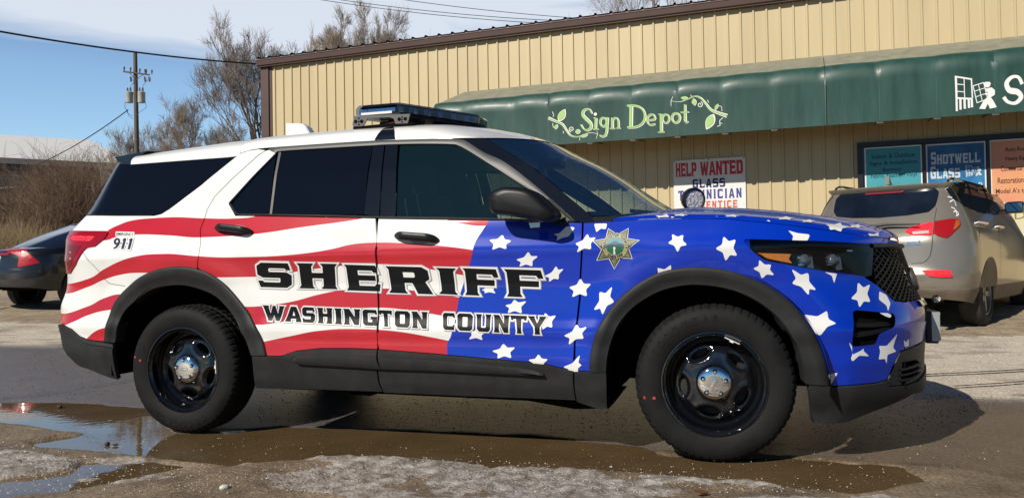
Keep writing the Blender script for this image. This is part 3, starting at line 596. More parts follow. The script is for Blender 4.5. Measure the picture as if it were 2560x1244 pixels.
# ---- awnings
GREEN=mat('green_awning',(.0165,.062,.050),.48,coat=.09,coatr=.24,var=.24,vscale=2.6,stretch=(2.2,2.2,.35),rvar=.07,bump=.10,bscale=9)
FADE=mat('faded_awning_top',(.17,.178,.125),.75,vscale=1.6,stretch=(3,3,1),col2=(.28,.265,.205))
AP=1.0
def awning(u0,u1,bays,label,hip):
    zt,zb=4.545,3.155; e=empty('awning',WP(u0,0,zb),0,label=label,cat='awning',group='green shop awnings')
    top=[(0.0,zt),(.78,4.175)]
    us=np.unique(np.concatenate([np.linspace(u0,u1,int((u1-u0)/.06)),bays]))
    def ph(u):
        k=np.searchsorted(bays,u,side='right')-1
        if k<0 or k>=len(bays)-1: return .5
        return (u-bays[k])/(bays[k+1]-bays[k])
    na=10; V=[];F=[]
    for u in us:
        f=ph(u); bul=.050*min(1,math.sin(math.pi*np.clip(f,0.02,.98))**.35+.0)*(1.0-.55*f)
        for k in range(na+1):
            a=k/na*math.pi/2; r=1+0*a
            o_=.78+(.22+bul*math.sin(2*a))*math.sin(a); z=3.80+(.375+bul*math.sin(2*a))*math.cos(a); V.append(WP(u,o_,z))
        V.append(WP(u,1.0,zb))
    m=na+2
    for i in range(len(us)-1):
        for k in range(m-1): F.append((i*m+k,i*m+k+1,(i+1)*m+k+1,(i+1)*m+k))
    def P(name,V,F,mm,s):
        o=mkobj(name,V,F,mm,None,s); o.parent=e; o.matrix_parent_inverse=Matrix.Translation(-Vector(e.location)); 
        if s: o.data.set_sharp_from_angle(angle=math.radians(40))
        return o
    P('fabric',V,F,GREEN,True)
    V=[];F=[]; du=.255 if hip else 0
    uu=np.linspace(0,1,90)
    for t_ in uu:
        a=u0+du+(u1-u0-du)*t_; b=u0+(u1-u0)*t_; w_=.012*math.sin(a*9)+.008*math.sin(a*23+1)
        V+=[WP(a,.005,zt),WP(a*.5+b*.5,.40,4.362+w_*.8),WP(b,.785,4.174)]
    for i in range(len(uu)-1): F+=[(3*i,3*i+3,3*i+4,3*i+1),(3*i+1,3*i+4,3*i+5,3*i+2)]
    P('sloped_top',V,F,FADE,True)
    if hip:
        V=[WP(u0+du,.004,zt)]+[WP(u0,.78+.22*math.sin(k/8*math.pi/2),3.8+.375*math.cos(k/8*math.pi/2)) for k in range(9)]+[WP(u0,1.,zb),WP(u0+.02,.004,zb)]
        P('end_panel',V,[tuple(range(len(V)))],GREEN,False)
    mb=MB()
    for u in bays[1:-1:1]:
        mb.tube([WP(u,.98,3.20),WP(u,.5,3.23),WP(u,.03,3.26)],.013,6); mb.tube([WP(u,.98,3.22),WP(u+.02,.03,4.35)],.013,6)
        mb.box(WP(u,.97,3.16),(.10,.05,.07))
    mb.tube([WP(u0+.03,.975,3.175),WP(u1-.03,.975,3.175)],.014,6)
    o=mb.build('frame',mat('awning_frame',(.10,.085,.07),.5)); o.parent=e; o.matrix_parent_inverse=Matrix.Translation(-Vector(e.location))
    sm=mat('awning_seam',(.03,.10,.08),.5)
    for u in bays: 
        mb=MB(); mb.add([WP(u-.006,1.0025,3.16),WP(u+.006,1.0025,3.16),WP(u+.006,1.0025,3.79),WP(u-.006,1.0025,3.79)],[(0,1,2,3)])
        o=mb.build('seam',sm); o.parent=e; o.matrix_parent_inverse=Matrix.Translation(-Vector(e.location))
    return e
b1=np.array([wl(x,y,AP)[0] for x,y in ((1284,262),(1370,252),(1472,240),(1579,228),(1691,216),(1810,202),(1932,190))]); b1=np.concatenate([[-6.92,b1[0]-1.1],b1,[.275]])
b2=np.array([wl(x,y,AP)[0] for x,y in ((2196,165),(2339,150),(2485,138))]); b2=np.concatenate([[.285],b2,b2[-1]+1.03*np.arange(1,9)])
aw1=awning(-6.92,.275,b1,'green awning lettered Sign Depot with leafy vines over the wall',True)
aw2=awning(.285,b2[-1],b2,'green awning with white workman emblem above the shop window',False)
mb=MB(); mb.tube([WP(.28,1.008,3.15),WP(.28,1.008,3.80),WP(.28,.97,4.02),WP(.28,.86,4.17)],.016,6); o=mb.build('edge_piping',GREEN,None,True); o.parent=aw2; o.matrix_parent_inverse=Matrix.Translation(-Vector(aw2.location))
LGREEN=mat('leaf_green_vinyl',(.36,.58,.20),.45); CRW=mat('cream_vinyl',(.80,.80,.70),.45)
zc=lambda X,Y:wl(1300+X/4.267,180+Y/4.267,AP)
def el(cx,cy,rx,ry,a0=0,a1=2*math.pi,n=22): a=np.linspace(a0,a1,n); return np.stack([cx+rx*np.cos(a),cy+ry*np.sin(a)],1)
ST=[(spline([(768,445),(748,405),(712,396),(676,420),(672,462),(712,506),(752,548),(758,592),(722,620),(682,610),(652,562)],5),[16,15,18,24,32,34,32,26,20,16,18]),
 ([(812,492),(806,612)],24),([(780,612),(838,610)],11),([(786,494),(812,491)],11),
 (el(890,536,34,46),20),([(936,486),(930,560),(925,640),(912,678),(882,692),(852,678)],[22,24,24,22,18,20]),
 ([(986,492),(986,604)],25),(spline([(986,520),(1012,492),(1040,500),(1052,540),(1052,602)],4),18),([(958,605),(1012,604)],10),([(1028,602),(1074,600)],10),
 ([(1186,364),(1182,590)],36),(spline([(1146,362),(1240,362),(1310,402),(1334,470),(1314,540),(1250,584),(1148,592)],5),22),
 (spline([(1366,516),(1438,506),(1430,464),(1400,454),(1366,480),(1358,530),(1386,566),(1442,556)],5),18),
 ([(1506,450),(1508,642)],29),([(1474,646),(1540,640)],11),(el(1556,500,36,46),18),([(1478,456),(1508,450)],10),
 (el(1664,492,42,50),22),([(1762,350),(1762,520),(1775,540),(1796,530)],[20,30,22,14]),([(1714,434),(1802,428)],13)]
def strokes(e,items,m,off,shift=(0,0),kw=1.,name='lettering'):
    polys=[]
    for pts,wd in items:
        P=np.array(pts,float)+np.array(shift); w_=np.asarray(wd,float)
        if w_.ndim: w_=np.interp(np.linspace(0,1,len(P)),np.linspace(0,1,len(w_)),w_)
        if len(P)==2: P=np.array([P[0],(P[0]+P[1])/2,P[1]]); w_=np.ones(3)*float(np.mean(w_))
        closed=np.hypot(*(P[0]-P[-1]))<1
        if closed:
            c=P.mean(0); d=(P[:-1]-c); r=np.linalg.norm(d,axis=1,keepdims=True); h=w_*kw/2
            polys.append([c+d*(1+h/r),c+d*(1-h/r)])
        else: polys.append([ribbon(P,w_*kw)])
    return flat_polys(name,polys,AP+off,m,e,zc,.0004)
strokes(aw1,ST,CRW,.004,(4,3),1.12); strokes(aw1,ST,LGREEN,.014,(-4,-2),.72)
flat_polys('lettering',[[el(806,452,17,17)]],AP+.014,CRW,aw1,zc)
def leaf(cx,cy,L,Wd,ang):
    a=math.radians(ang); t=np.linspace(0,1,12); up=np.stack([t*L,Wd*np.sin(math.pi*t)**.8*(1-.25*t)],1); dn=np.stack([t[::-1]*L,-Wd*np.sin(math.pi*t[::-1])**.8*(1-.25*t[::-1])],1); P=np.concatenate([up,dn[1:-1]])
    return np.stack([cx+P[:,0]*math.cos(a)-P[:,1]*math.sin(a),cy+P[:,0]*math.sin(a)+P[:,1]*math.cos(a)],1)
def spiral(cx,cy,r0,r1,a0,a1,n=26): t=np.linspace(0,1,n); a=a0+(a1-a0)*t; r=r0+(r1-r0)*t; return np.stack([cx+r*np.cos(a),cy+r*np.sin(a)],1)
VN=[(spline([(305,492),(380,525),(455,560),(500,625),(545,680),(620,692),(700,665),(760,650),(830,662)],5),[34,26,26,24,18,14,9,6,4]),(spiral(552,612,30,6,1.8,10),8),
    ([(820,632),(830,662),(812,715)],[4,6,4]),([(345,425),(362,460),(352,480)],6),([(350,545),(352,580),(368,600)],6),([(460,632),(468,655)],6),([(640,700),(636,730)],6),
    (spline([(2210,470),(2120,440),(2040,405),(1985,340),(1930,280),(1860,262),(1780,300),(1700,322),(1610,312)],5),[42,34,28,24,20,16,10,7,5]),(spiral(1920,350,32,6,-1.3,7),8),
    ([(1632,262),(1612,312),(1612,368)],[4,7,4]),([(2110,360),(2150,370),(2155,420)],6),([(2165,490),(2130,520),(2135,575),(2105,580)],8),([(1820,240),(1830,265)],6),([(2000,300),(2015,330)],6),([(2130,545),(2160,552)],6)]
strokes(aw1,VN,CRW,.004,(0,0),1.,'vine'); strokes(aw1,VN[:1]+VN[7:8],LGREEN,.016,(-4,-3),.45,'vine')
LV=[leaf(415,530,150,46,-62),leaf(400,560,60,22,110),leaf(590,640,62,30,-5),leaf(650,690,80,22,-12),leaf(2070,450,185,56,116),leaf(2080,410,78,20,-62),leaf(1850,285,80,30,75),leaf(1800,290,85,24,190)]
for L in LV:
    flat_polys('leaf_motif',[[L]],AP+.012,CRW,aw1,zc,.0004); flat_polys('leaf_motif',[[np.mean(L,0)+(L-np.mean(L,0))*.8+np.array([-4,-3])]],AP+.018,LGREEN,aw1,zc,.0004)
z5=lambda X,Y:wl(1600+X/2.6667,Y/2.6667,AP)
logo(aw2,z5,AP+.004,WHT)
sp=spline([(2548,562),(2522,516),(2478,516),(2444,556),(2462,602),(2516,614),(2540,650),(2502,688),(2452,680),(2424,648)],5)
flat_polys('lettering',[[ribbon(sp,np.interp(np.linspace(0,1,len(sp)),np.linspace(0,1,7),[24,20,30,42,30,20,26]))]],AP+.004,WHT,aw2,z5)

# ================================================================ PATROL CAR
SE_F=X0F+LEN_F; SE_R=X0R-LEN_R
suv=empty('police_suv',(0,0,0),0,label='large sheriff patrol car wrapped in stars and stripes, parked in the muddy puddle',cat='car')
def O(items,dens=None):
    """outline from picture measurements; ('s',s,z) entries are given straight on the surface"""
    px=[(i,p) for i,p in enumerate(items) if p[0]!='s']; r=[None]*len(items)
    q=S([p for _,p in px]) if px else []
    for (i,_),v in zip(px,q): r[i]=tuple(v)
    for i,p in enumerate(items):
        if p[0]=='s': r[i]=(p[1],p[2])
    return np.array(r,float)
def curve_interp(px,fixed=0):
    """measured boundary -> sorted (x,z) table"""
    q=S(px); P=B(q[:,0],q[:,1]); i=np.argsort(P[:,0]); return P[i][:,[0,2]]
# ---- wrap: stripes are boundaries z(x); the blue field begins at x(z)
XA,XB,ZA,ZC=-2.85,1.35,.25,1.35
def fcurve(t,table,src,lo,hi_,vlo,vhi):
    nd=t.nodes.new('ShaderNodeFloatCurve'); mp_=nd.mapping; mp_.use_clip=True; c=mp_.curves[0]
    T=np.array(table,float); X=np.clip((T[:,0]-lo)/(hi_-lo),0,1); Yv=np.clip((T[:,1]-vlo)/(vhi-vlo),0,1)
    while len(c.points)>2: c.points.remove(c.points[1])
    if X[0]>.001: X=np.r_[0,X];Yv=np.r_[Yv[0],Yv]
    if X[-1]<.999: X=np.r_[X,1];Yv=np.r_[Yv,Yv[-1]]
    c.points[0].location=(X[0],Yv[0]); c.points[1].location=(X[-1],Yv[-1])
    for a,b in zip(X[1:-1],Yv[1:-1]): c.points.new(float(a),float(b))
    for p_ in c.points: p_.handle_type='AUTO_CLAMPED'
    mp_.update()
    m=t.nodes.new('ShaderNodeMapRange'); m.inputs['From Min'].default_value=lo; m.inputs['From Max'].default_value=hi_; t.links.new(src,m.inputs['Value']); t.links.new(m.outputs[0],nd.inputs['Value'])
    o=t.nodes.new('ShaderNodeMapRange'); o.inputs['To Min'].default_value=vlo; o.inputs['To Max'].default_value=vhi; t.links.new(nd.outputs[0],o.inputs['Value']); return o.outputs[0]
STRIPES=[
 ([(273.6,573),(293,563.7),(325,552),(357,547),(421.5,543),(511.6,545.5),(582,546),(640,540)],[(261,600.6),(290,592.6),(338,586),(421.5,588),(500,593),(550,591),(634,585),(761,566.7),(889,549),(921,543),(1000,530),(1080,536),(1114.5,549),(1147,557),(1209,564)]),
 ([(168,709),(220.6,696.4),(260.7,672),(301,652),(341,640),(381,635),(421.5,634),(494,640),(582,643),(662.6,641),(761,633),(825,623),(883,610),(941,606),(1002,607),(1082,612),(1182,624.6),(1240,634)],[(167,733),(220.6,716.5),(260.7,698.5),(301,686.4),(341,681.6),(420,683),(546,693),(638.5,691.6),(728.6,680.4),(801,670),(870,663),(945.7,660),(1010,663),(1078,673),(1150.6,686.4),(1240,700)]),
 ([(155,783),(220.6,764.7),(260.7,744.7),(301,735),(460,745),(622,766),(683,761),(732.6,752.7),(801,734.6),(857,724.6),(953.7,720.6),(1042,726.6),(1148.6,742.7),(1240,757)],[(158,812),(180,805),(220.6,787),(260.7,776),(300,773),(460,800),(646.5,811),(686.7,807),(740,796),(801,781),(870,771),(941,768.5),(1010,773),(1074,783),(1140.6,795),(1240,810)]),
 ([(200,862),(218.5,844),(240.6,826),(260.7,819),(300,815),(460,850),(620,860),(660.5,853),(723,840),(801,825.5),(881,821.5),(945.7,823.5),(1002,829),(1082,843),(1122.5,851),(1240,872)],None)]
def wrap_mat():
    m=bpy.data.materials.new('wrap_stripes'); m.use_nodes=True; t=m.node_tree; p=t.nodes['Principled BSDF']; N=t.nodes.new;L=t.links.new
    c=N('ShaderNodeTexCoord'); s=N('ShaderNodeSeparateXYZ'); L(c.outputs['Object'],s.inputs[0]); X,Z=s.outputs['X'],s.outputs['Z']
    def math_(op,a,b):
        n=N('ShaderNodeMath'); n.operation=op
        for i,v in enumerate((a,b)):
            if isinstance(v,(int,float)): n.inputs[i].default_value=v
            else: L(v,n.inputs[i])
        return n.outputs[0]
    red=None
    for i,(tp,bt) in enumerate(STRIPES):
        T=curve_interp(tp)
        if i==0:
            T=np.concatenate([[[XA,.9],[T[0,0]-.03,1.195]],T,[[T[-1,0]+.02,1.34],[XB,1.34]]])
        a=math_('LESS_THAN',Z,fcurve(t,T,X,XA,XB,ZA,ZC))
        if bt is not None:
            Bt=curve_interp(bt)
            if i==0: Bt=np.concatenate([[[XA,1.2]],Bt])
            a=math_('MULTIPLY',a,math_('GREATER_THAN',Z,fcurve(t,Bt,X,XA,XB,ZA,ZC)))
        red=a if red is None else math_('MAXIMUM',red,a)
    q=S([(1221,551),(1209,572),(1190,602),(1179,640),(1158.7,708.5),(1146.6,748.7),(1138.6,797),(1126.5,841),(1117.5,861),(1118,890)]); Pq=B(q[:,0],q[:,1]); tb=np.array(sorted([(a[2],a[0]) for a in Pq]))
    blue=math_('GREATER_THAN',X,fcurve(t,tb,Z,ZA,ZC,-.2,1.0))
    n=N('ShaderNodeTexNoise'); n.inputs['Scale'].default_value=5; n.inputs['Detail'].default_value=5; L(c.outputs['Object'],n.inputs['Vector'])
    x1=N('ShaderNodeMix'); x1.data_type='RGBA'; L(red,x1.inputs['Factor']); x1.inputs[6].default_value=(.80,.80,.775,1); x1.inputs[7].default_value=(.49,.012,.026,1)
    x2=N('ShaderNodeMix'); x2.data_type='RGBA'; L(blue,x2.inputs['Factor']); L(x1.outputs[2],x2.inputs[6]); x2.inputs[7].default_value=(*BLUE,1)
    r=N('ShaderNodeMapRange'); r.inputs['From Min'].default_value=.35; r.inputs['From Max'].default_value=.65; r.inputs['To Min'].default_value=.94; r.inputs['To Max'].default_value=1.03; L(n.outputs['Fac'],r.inputs['Value'])
    x3=N('ShaderNodeMix'); x3.data_type='RGBA'; x3.blend_type='MULTIPLY'; x3.inputs['Factor'].default_value=1; L(x2.outputs[2],x3.inputs[6]); L(r.outputs[0],x3.inputs[7]); L(x3.outputs[2],p.inputs['Base Color'])
    p.inputs['Roughness'].default_value=.34; p.inputs['Coat Weight'].default_value=.75; p.inputs['Coat Roughness'].default_value=.025; p.inputs['Specular IOR Level'].default_value=.08
    return m
BLUE=(.0002,.030,.43)
WRAP=wrap_mat()
BLUEM=mat('wrap_blue',BLUE,.34,coat=.8,coatr=.02,spec=.08,var=.08,vscale=4)
WHITEP=mat('white_paint',(.80,.80,.785),.35,coat=.9,coatr=.04)
for m_ in (BLUEM,WRAP): m_.node_tree.nodes['Principled BSDF'].inputs['Coat IOR'].default_value=1.75
STARW=mat('star_vinyl',(.80,.80,.78),.35,coat=.6,coatr=.08)
CLAD=mat('black_cladding',(.024,.0245,.0255),.52,spec=.25,var=.22,vscale=9,bump=.10,bscale=420,rvar=.06)
CLADD=mat('dark_cladding',(.016,.0165,.018),.5,bump=.1,bscale=420)
TRIM=mat('satin_trim',(.055,.055,.057),.42,spec=.4)
GLOSSK=mat('gloss_black',(.006,.007,.009),.04,coat=1.,coatr=.01)
MATK2=mat('black_plastic',(.008,.008,.009),.6,spec=.2)
MATK=mat('matt_black',(.004,.004,.004),.9,spec=.1)
TINT=mat('dark_privacy_glass',(.004,.006,.011),.015,spec=.40)
GLASS=tinted_glass('door_glass',(.52,.66,.66),1.0,0.,(.035,.11,.15)); WGLASS=tinted_glass('windscreen_glass',(.66,.78,.80),1.35,0.,(.05,.16,.38))
CHROME=mat('chrome',(.86,.86,.86),.06,metal=1.)
def mesh_sz(loops,step,off=0.,depth=.012,flip=False):
    V2,T=tri2d(loops,step); s,z=V2[:,0],V2[:,1]
    n=Bn(s,z); P=B(s,z)+n*off; T=orient(P,T,n)
    V=P;NV=n;F=[tuple(t) for t in T]
    if depth:
        ed=rim_edges(T); u=sorted({i for e in ed for i in e}); ix={k:i for i,k in enumerate(u)}; b=len(V)
        outw=np.zeros((len(u),3))
        for a,c in ed:
            d=np.cross(P[c]-P[a],n[a]); d/=max(np.linalg.norm(d),1e-9); outw[ix[a]]+=d; outw[ix[c]]+=d
        outw/=np.maximum(np.linalg.norm(outw,axis=1,keepdims=True),1e-9)
        V=np.concatenate([V,P[u],P[u]-n[u]*depth]); NV=np.concatenate([NV,(outw+.5*n[u]),outw]); k=len(u)
        F+=[(b+ix[a],b+k+ix[a],b+k+ix[c],b+ix[c]) for a,c in ed]
    if flip:
        V=V*[1,-1,1];NV=NV*[1,-1,1];F=[f[::-1] for f in F]
    return V,F,NV
def panel(name,loops,m,off=0.,depth=.012,step=.03,both=True,parent=None,label=None):
    if not isinstance(loops,list): loops=[loops]
    o=mkobj(name,*mesh_sz(loops,step,off,depth)[:2],m,parent or suv,normals=None,smooth=True)
    V,F,NV=mesh_sz(loops,step,off,depth); o.data.normals_split_custom_set_from_vertices([tuple(map(float,v)) for v in NV/np.maximum(np.linalg.norm(NV,axis=1,keepdims=True),1e-9)])
    if label: o['label']=label
    if both: mirror(o)
    return o
def mirror(o):
    me=o.data; V=np.empty(len(me.vertices)*3,np.float32); me.vertices.foreach_get('co',V); V=V.reshape(-1,3)*[1,-1,1]
    F=[tuple(p.vertices)[::-1] for p in me.polygons]
    c=mkobj(o.name.split('.')[0],V,F,[m for m in me.materials],o.parent,smooth=True); c.data.set_sharp_from_angle(angle=math.radians(40)); return c
def strip_sz(name,outer,inner,prof,m,n=70,both=True,parent=None,closed=False,base=0.):
    """band between two measured edges with a cross profile [(t,off)...]"""
    def res(L):
        L=np.asarray(L,float); d=np.r_[0,np.cumsum(np.hypot(*np.diff(L,axis=0).T))]; t=np.linspace(0,d[-1],n); return np.stack([np.interp(t,d,L[:,0]),np.interp(t,d,L[:,1])],1)
    A,C=res(outer),res(inner); V=[]
    for t,of in prof:
        q=A*(1-t)+C*t; V.append(B(q[:,0],q[:,1])+Bn(q[:,0],q[:,1])*(of+base))
    V=np.stack(V,1); k=len(prof); I=np.arange(n*k).reshape(n,k)
    F=np.stack([I[:-1,:-1],I[1:,:-1],I[1:,1:],I[:-1,1:]],-1).reshape(-1,4)
    mb=MB(); mb.add(V.reshape(-1,3),F); o=mb.build(name,m,parent or suv,True,45)
    if both: mirror(o)
    return o
# ---------------------------------------------------------------- measured edges
ARCH_R_OUT=[(260,852),(265,813),(281,769),(301,736.6),(341,698.5),(381,677),(421.5,667),(461.6,666),(498,673),(526,684),(562,708.5),(602,752.7),(634.4,801),(654.5,841),(667.4,887)]
ARCH_R_IN=[(291,856),(297,817),(313,781),(341,752.7),(381,724.6),(421.5,713.7),(461.6,712.5),(502,722.6),(542,740.6),(574,773),(598,813),(618.4,853),(630,887)]
ARCH_F_OUT=[(1474,927),(1476,886),(1486,841.6),(1512.5,789),(1548.7,745),(1593,709),(1641,683),(1689,671),(1741.6,667),(1794,671),(1842,681),(1902,705),(1942.6,729),(1983,761),(2019,805.5),(2043,845.7),(2059,886),(2069,926),(2073.5,961)]
ARCH_F_IN=[(1515.8,928),(1520.6,882),(1536.7,829.6),(1569,781),(1609,749),(1657,725),(1713.5,713),(1761.7,713),(1814,721),(1862,737),(1910.5,765),(1950.6,801.5),(1979,841.6),(1999,882),(2012.7,957)]
aro,ari=spline(O(ARCH_R_OUT),5),spline(O(ARCH_R_IN),5); afo,afi=spline(O(ARCH_F_OUT),5),spline(O(ARCH_F_IN),5)
GAP=[(944,546),(941.3,591),(940.8,640),(945.8,761),(942.8,857),(946.3,871)]         # rear edge of the front door gap
# ---- dark inner shell seen through the gaps
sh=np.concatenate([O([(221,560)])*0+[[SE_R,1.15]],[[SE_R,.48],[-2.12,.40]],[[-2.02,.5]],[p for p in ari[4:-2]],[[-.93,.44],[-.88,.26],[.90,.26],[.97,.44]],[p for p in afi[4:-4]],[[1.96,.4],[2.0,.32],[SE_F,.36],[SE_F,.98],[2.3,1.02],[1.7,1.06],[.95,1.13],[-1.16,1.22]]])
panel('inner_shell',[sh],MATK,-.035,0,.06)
# ---- painted panels
quarter=O([(216,539.5),(386,539.5),(404,535),(423,523.5),(504,462.5),(589,393),(603,383.5),(620,377.5),(645,373.5),(663,375.5),(646,386.2),(581.6,444.2),(536.4,489.6),(517.6,522.4),(511,544.4),(499.8,573),(500.6,599),(495.2,641),(492.4,668)])
quarter=np.concatenate([quarter,aro[::-1][np.argmin(np.hypot(*(aro[::-1]-quarter[-1]).T)):],O([(220.6,847.5),(200.5,839),(180,821),(158,809),('s',-2.7,.62),('s',SE_R,.62),('s',SE_R,1.30),('s',-2.6,1.305)])])
panel('rear_quarter_panel',quarter,WRAP,0,.014,.028)
cut=np.argmin(np.hypot(*(aro-O([(498,673)])[0]).T))
rdoor=np.concatenate([O([(571.5,509),(588,539.5),(800,543.5),(938,546.5)]),O(GAP[1:5]),O([(943,871.5),(881,869),(801,869),(740.7,875.5),(702.5,888),(668,888)]),aro[::-1][:len(aro)-cut-1],O([(494.6,668),(497.6,641),(502.8,599),(502,573),(513.2,544.8),(519.8,523),(538.8,490.7),(584,445.5),(648,388.2),(665.5,376.8),(689,371.5),(690,381)])])
panel('rear_door',rdoor,WRAP,0,.014,.028)
fdoor=O([(946.6,547.5),(1114.5,549.8),(1300,552.3),(1454.5,557.3),(1452.5,621.5),(1448.5,700),(1449.5,720.6),(1440.5,801),(1434.5,861),(1433,924),(1404,918),(1363.7,908),(1283,900),(1122.5,886),(1082,882),(948.2,872),(944.8,857),(947.9,761),(942.8,640),(943.3,591)])
panel('front_door',fdoor,WRAP,0,.014,.028)
SHO=[(1459.5,557.5),(1520,555),(1600,549),(1700,547),(1810,548),(1857,551.5),(1963,562),(2083,578),(2164,590),(2235,601)]
sho=np.concatenate([spline(O(SHO),6),[[2.8,1.043],[3.0,1.041],[SE_F,1.04]]])
k0=np.argmin(np.abs(sho[:,0]-1.70)); aS=1.70; aZ=float(np.interp(aS,*afo[len(afo)//3:].T)); sho[k0,0]=aS
fend=np.concatenate([sho[:k0+1],[[aS,aZ]],[p for p in afo[::-1] if p[0]<aS-.004],O([(1440,924.5),(1439,861),(1445.5,801),(1454.5,720.6),(1453,700),(1457,621.5)])])
panel('front_fender',fend,BLUEM,0,0,.026)
GR_IN=[(2251,611.5),(2184,613),(2181,650),(2179.5,687),(2160,692.5),(2193.7,714),(2219,737),(2235.5,753),(2262,755.5),(2295,749)]
gr=O(GR_IN); grz0,grz1=gr[0,1],gr[-1,1]
hl=O([(1857.7,600),(1872,598.6),(2033,602.5),(2110,606),(2179,611),(2182,615),(2177.5,686),(2171,689.5),(2129.4,683.5),(2033,671),(1968.6,659.7),(1910.7,648.4),(1888,633),(1864,609)])
hl=round_poly(hl,.02)
bi=round_poly(O([(2131,779),(2140,774.5),(2233,783),(2238,790),(2237,816),(2197,834),(2189,860),(2129.4,866)]),.016)
low=[(2073.5,960.5),(2083.5,963),(2133.7,960.2),(2191.6,954.5),(2217,947),(2244,884.5),(2249.4,876.5),(2287,861)]
bump=np.concatenate([sho[k0:],[[SE_F,grz0]],gr,[[SE_F,grz1],[SE_F,.565]],O(low[::-1]),[p for p in afo[::-1] if p[0]>aS+.004],[[aS,aZ]]])
slot=round_poly(np.array([[2.74,.705],[SE_F+.02,.705],[SE_F+.02,.635],[2.70,.635]]),.012)
bump[:,0]=np.minimum(bump[:,0],SE_F)
panel('front_bumper',[bump,hl,bi],BLUEM,0,0,.024)
# ---- lower cladding
RB_TOP=[(158,810.5),(180,822.5),(200.5,840.5),(220.6,849),(260.7,855),(288,859.5)]
rb=np.concatenate([[[SE_R,.615],[-2.72,.618]],O(RB_TOP),O([(285.6,866),(290,913),(296,938),(299,945),(260.7,933.5),(221,917)]),[[-2.42,.375],[-2.58,.41],[-2.75,.45],[SE_R,.47]]])
panel('rear_bumper',rb,CLAD,.016,.03,.03)
strip_sz('bumper_step',O(RB_TOP),O([(p[0]+2,p[1]+9) for p in RB_TOP]),[(0,.0),(0.1,.022),(1,.024),(1,.014)],CLAD,40)
for nm,tops,bot in (('rear_door_cladding',[(634,889),(668,889.5),(702.5,889.5),(740.7,877.5),(801,871),(881,871),(944.5,873.5)],[(944,921),(948,953),(958.5,975),(801,969.5),(643,966),(638,930)]),
                    ('front_door_cladding',[(948.5,873.8),(1082,883.8),(1122.5,887.8),(1283,902),(1363.7,910),(1404,920),(1434,926.5)],[(1435,960),(1440.5,996),(1300,990.5),(1163,985.5),(1040,980),(962,977),(952,953),(948,921)]),
                    ('front_sill_cladding',[(1438.5,927.5),(1472,928.5),(1515,929.5)],[(1516,960),(1517,1018),(1500,1020),(1444,999),(1439,960)])):
    panel(nm,O(tops+bot),CLAD,.014,.028,.03)
sl_t=[(741,895),(748,889),(761,886.5),(850,886.8),(946,890.5),(1100,897),(1283,912.5),(1340,921),(1362,931)]; sl_b=[(741,896),(746,905),(762,909.5),(850,914.5),(962,922),(1100,926),(1283,934.5),(1350,938),(1362,932)]
for a,b in ((0,5),(4,9)):
    t_=O(sl_t)[a:b].copy();b_=O(sl_b)[a:b].copy()
    if a: t_[0]=t_[0]+[.012,0]; b_[0]=b_[0]+[-.0,0]
    strip_sz('rub_strip',spline(t_,6),spline(b_,6),[(0,.012),(.02,.034),(.45,.040),(.88,.030),(1,.012)],CLAD,50)
for ro,ri in ((aro,ari),(afo,afi)):
    strip_sz('wheel_arch_flare',ro,ri,[(-.005,-.01),(0,.004),(.06,.011),(.16,.014),(.46,.018),(.52,.015),(.97,.013),(1.0,.008),(1.02,-.02),(1.03,-.06)],CLAD,90)
chin=np.concatenate([O([(2021,961),(2073,963.5),(2083.5,966),(2133.7,963.3),(2191.6,957.5),(2214,950.5),(2222,966),(2262,962.5),(2288,953)]),[[2.86,.395],[SE_F,.39],[SE_F,.27],[2.80,.275]],O([(2278,980),(2249,995.5),(2211,1011.5),(2153,1035),(2114,1051),(2056.5,1058),(2034,1055),(2027,1004)])])
panel('front_lower_valance',chin,CLAD,.012,.05,.03)
sur=np.concatenate([O([(2219,949),(2245.6,886.5),(2250,879),(2288,864)]),[[SE_F,.57],[SE_F,.40],[2.86,.40]],O([(2287,950),(2262,959.5),(2225,963)])])
holeL=O([(2254,904),(2288,898),(2296,905),(2291,940),(2250,957)])
panel('lower_grille_surround',[sur,holeL],CLADD,.004,.03,.02)
for i in range(3):
    a=O([(2247,921+i*13),(2275,914.5+i*13),(2297,903+i*12)]); strip_sz('lower_grille_bar',spline(a,6),spline(a-[0,.012],6),[(0,.0),(.3,.012),(.7,.012),(1,.0)],CLADD,24,False)
# ---- glass and gloss black pillars
rq=np.concatenate([O([(589,391.8),(505,459),(423.5,520),(405.5,531.5),(386,536),(222,536)]),[[-2.62,1.318],[SE_R,1.33],[SE_R,1.70],[-2.5,1.66]],O([(327,411.5)])])
panel('quarter_window',rq,TINT,.001,.012,.03)
panel('quarter_glass',round_poly(O([(690,383.5),(672.5,534),(592,534),(576,512)]),[.005,.004,.03,.03]),TINT,-.004,.01,.04)
panel('rear_door_window',O([(703,379.5),(931,365.5),(921,411),(907.5,535.5),(679.5,534.2)]),TINT,-.004,.01,.04)
panel('door_pillar_cover',O([(933.5,365.5),(961,363.5),(947.5,540.5),(910,536)]),GLOSSK,.002,.012,.03)
panel('door_pillar_cover',O([(964.5,363.3),(995,361.5),(988.5,541),(950.5,541)]),GLOSSK,.002,.012,.03)
fw=O([(999,363.5),(1050,361.5),(1127,362.5),(1147,366.5),(1179,384),(1230,416.5),(1300,461.5),(1367,502),(1425,551),(1300,547.5),(1211,544.5),(991,541.3)])
panel('front_door_window',round_poly(fw,.008),GLASS,-.006,.0,.05)
panel('window_divider',O([(697,381),(703,380.5),(680,534.5),(674.5,534.5)]),TRIM,.001,.01,.05)
MO=[(671,374),(693,368.3),(825,359),(934,353),(963,351.7),(1114.5,347.2),(1147,348.5),(1166,353),(1211,381.5),(1261,404.3),(1325,452),(1383,502),(1434,549),(1456,556)]
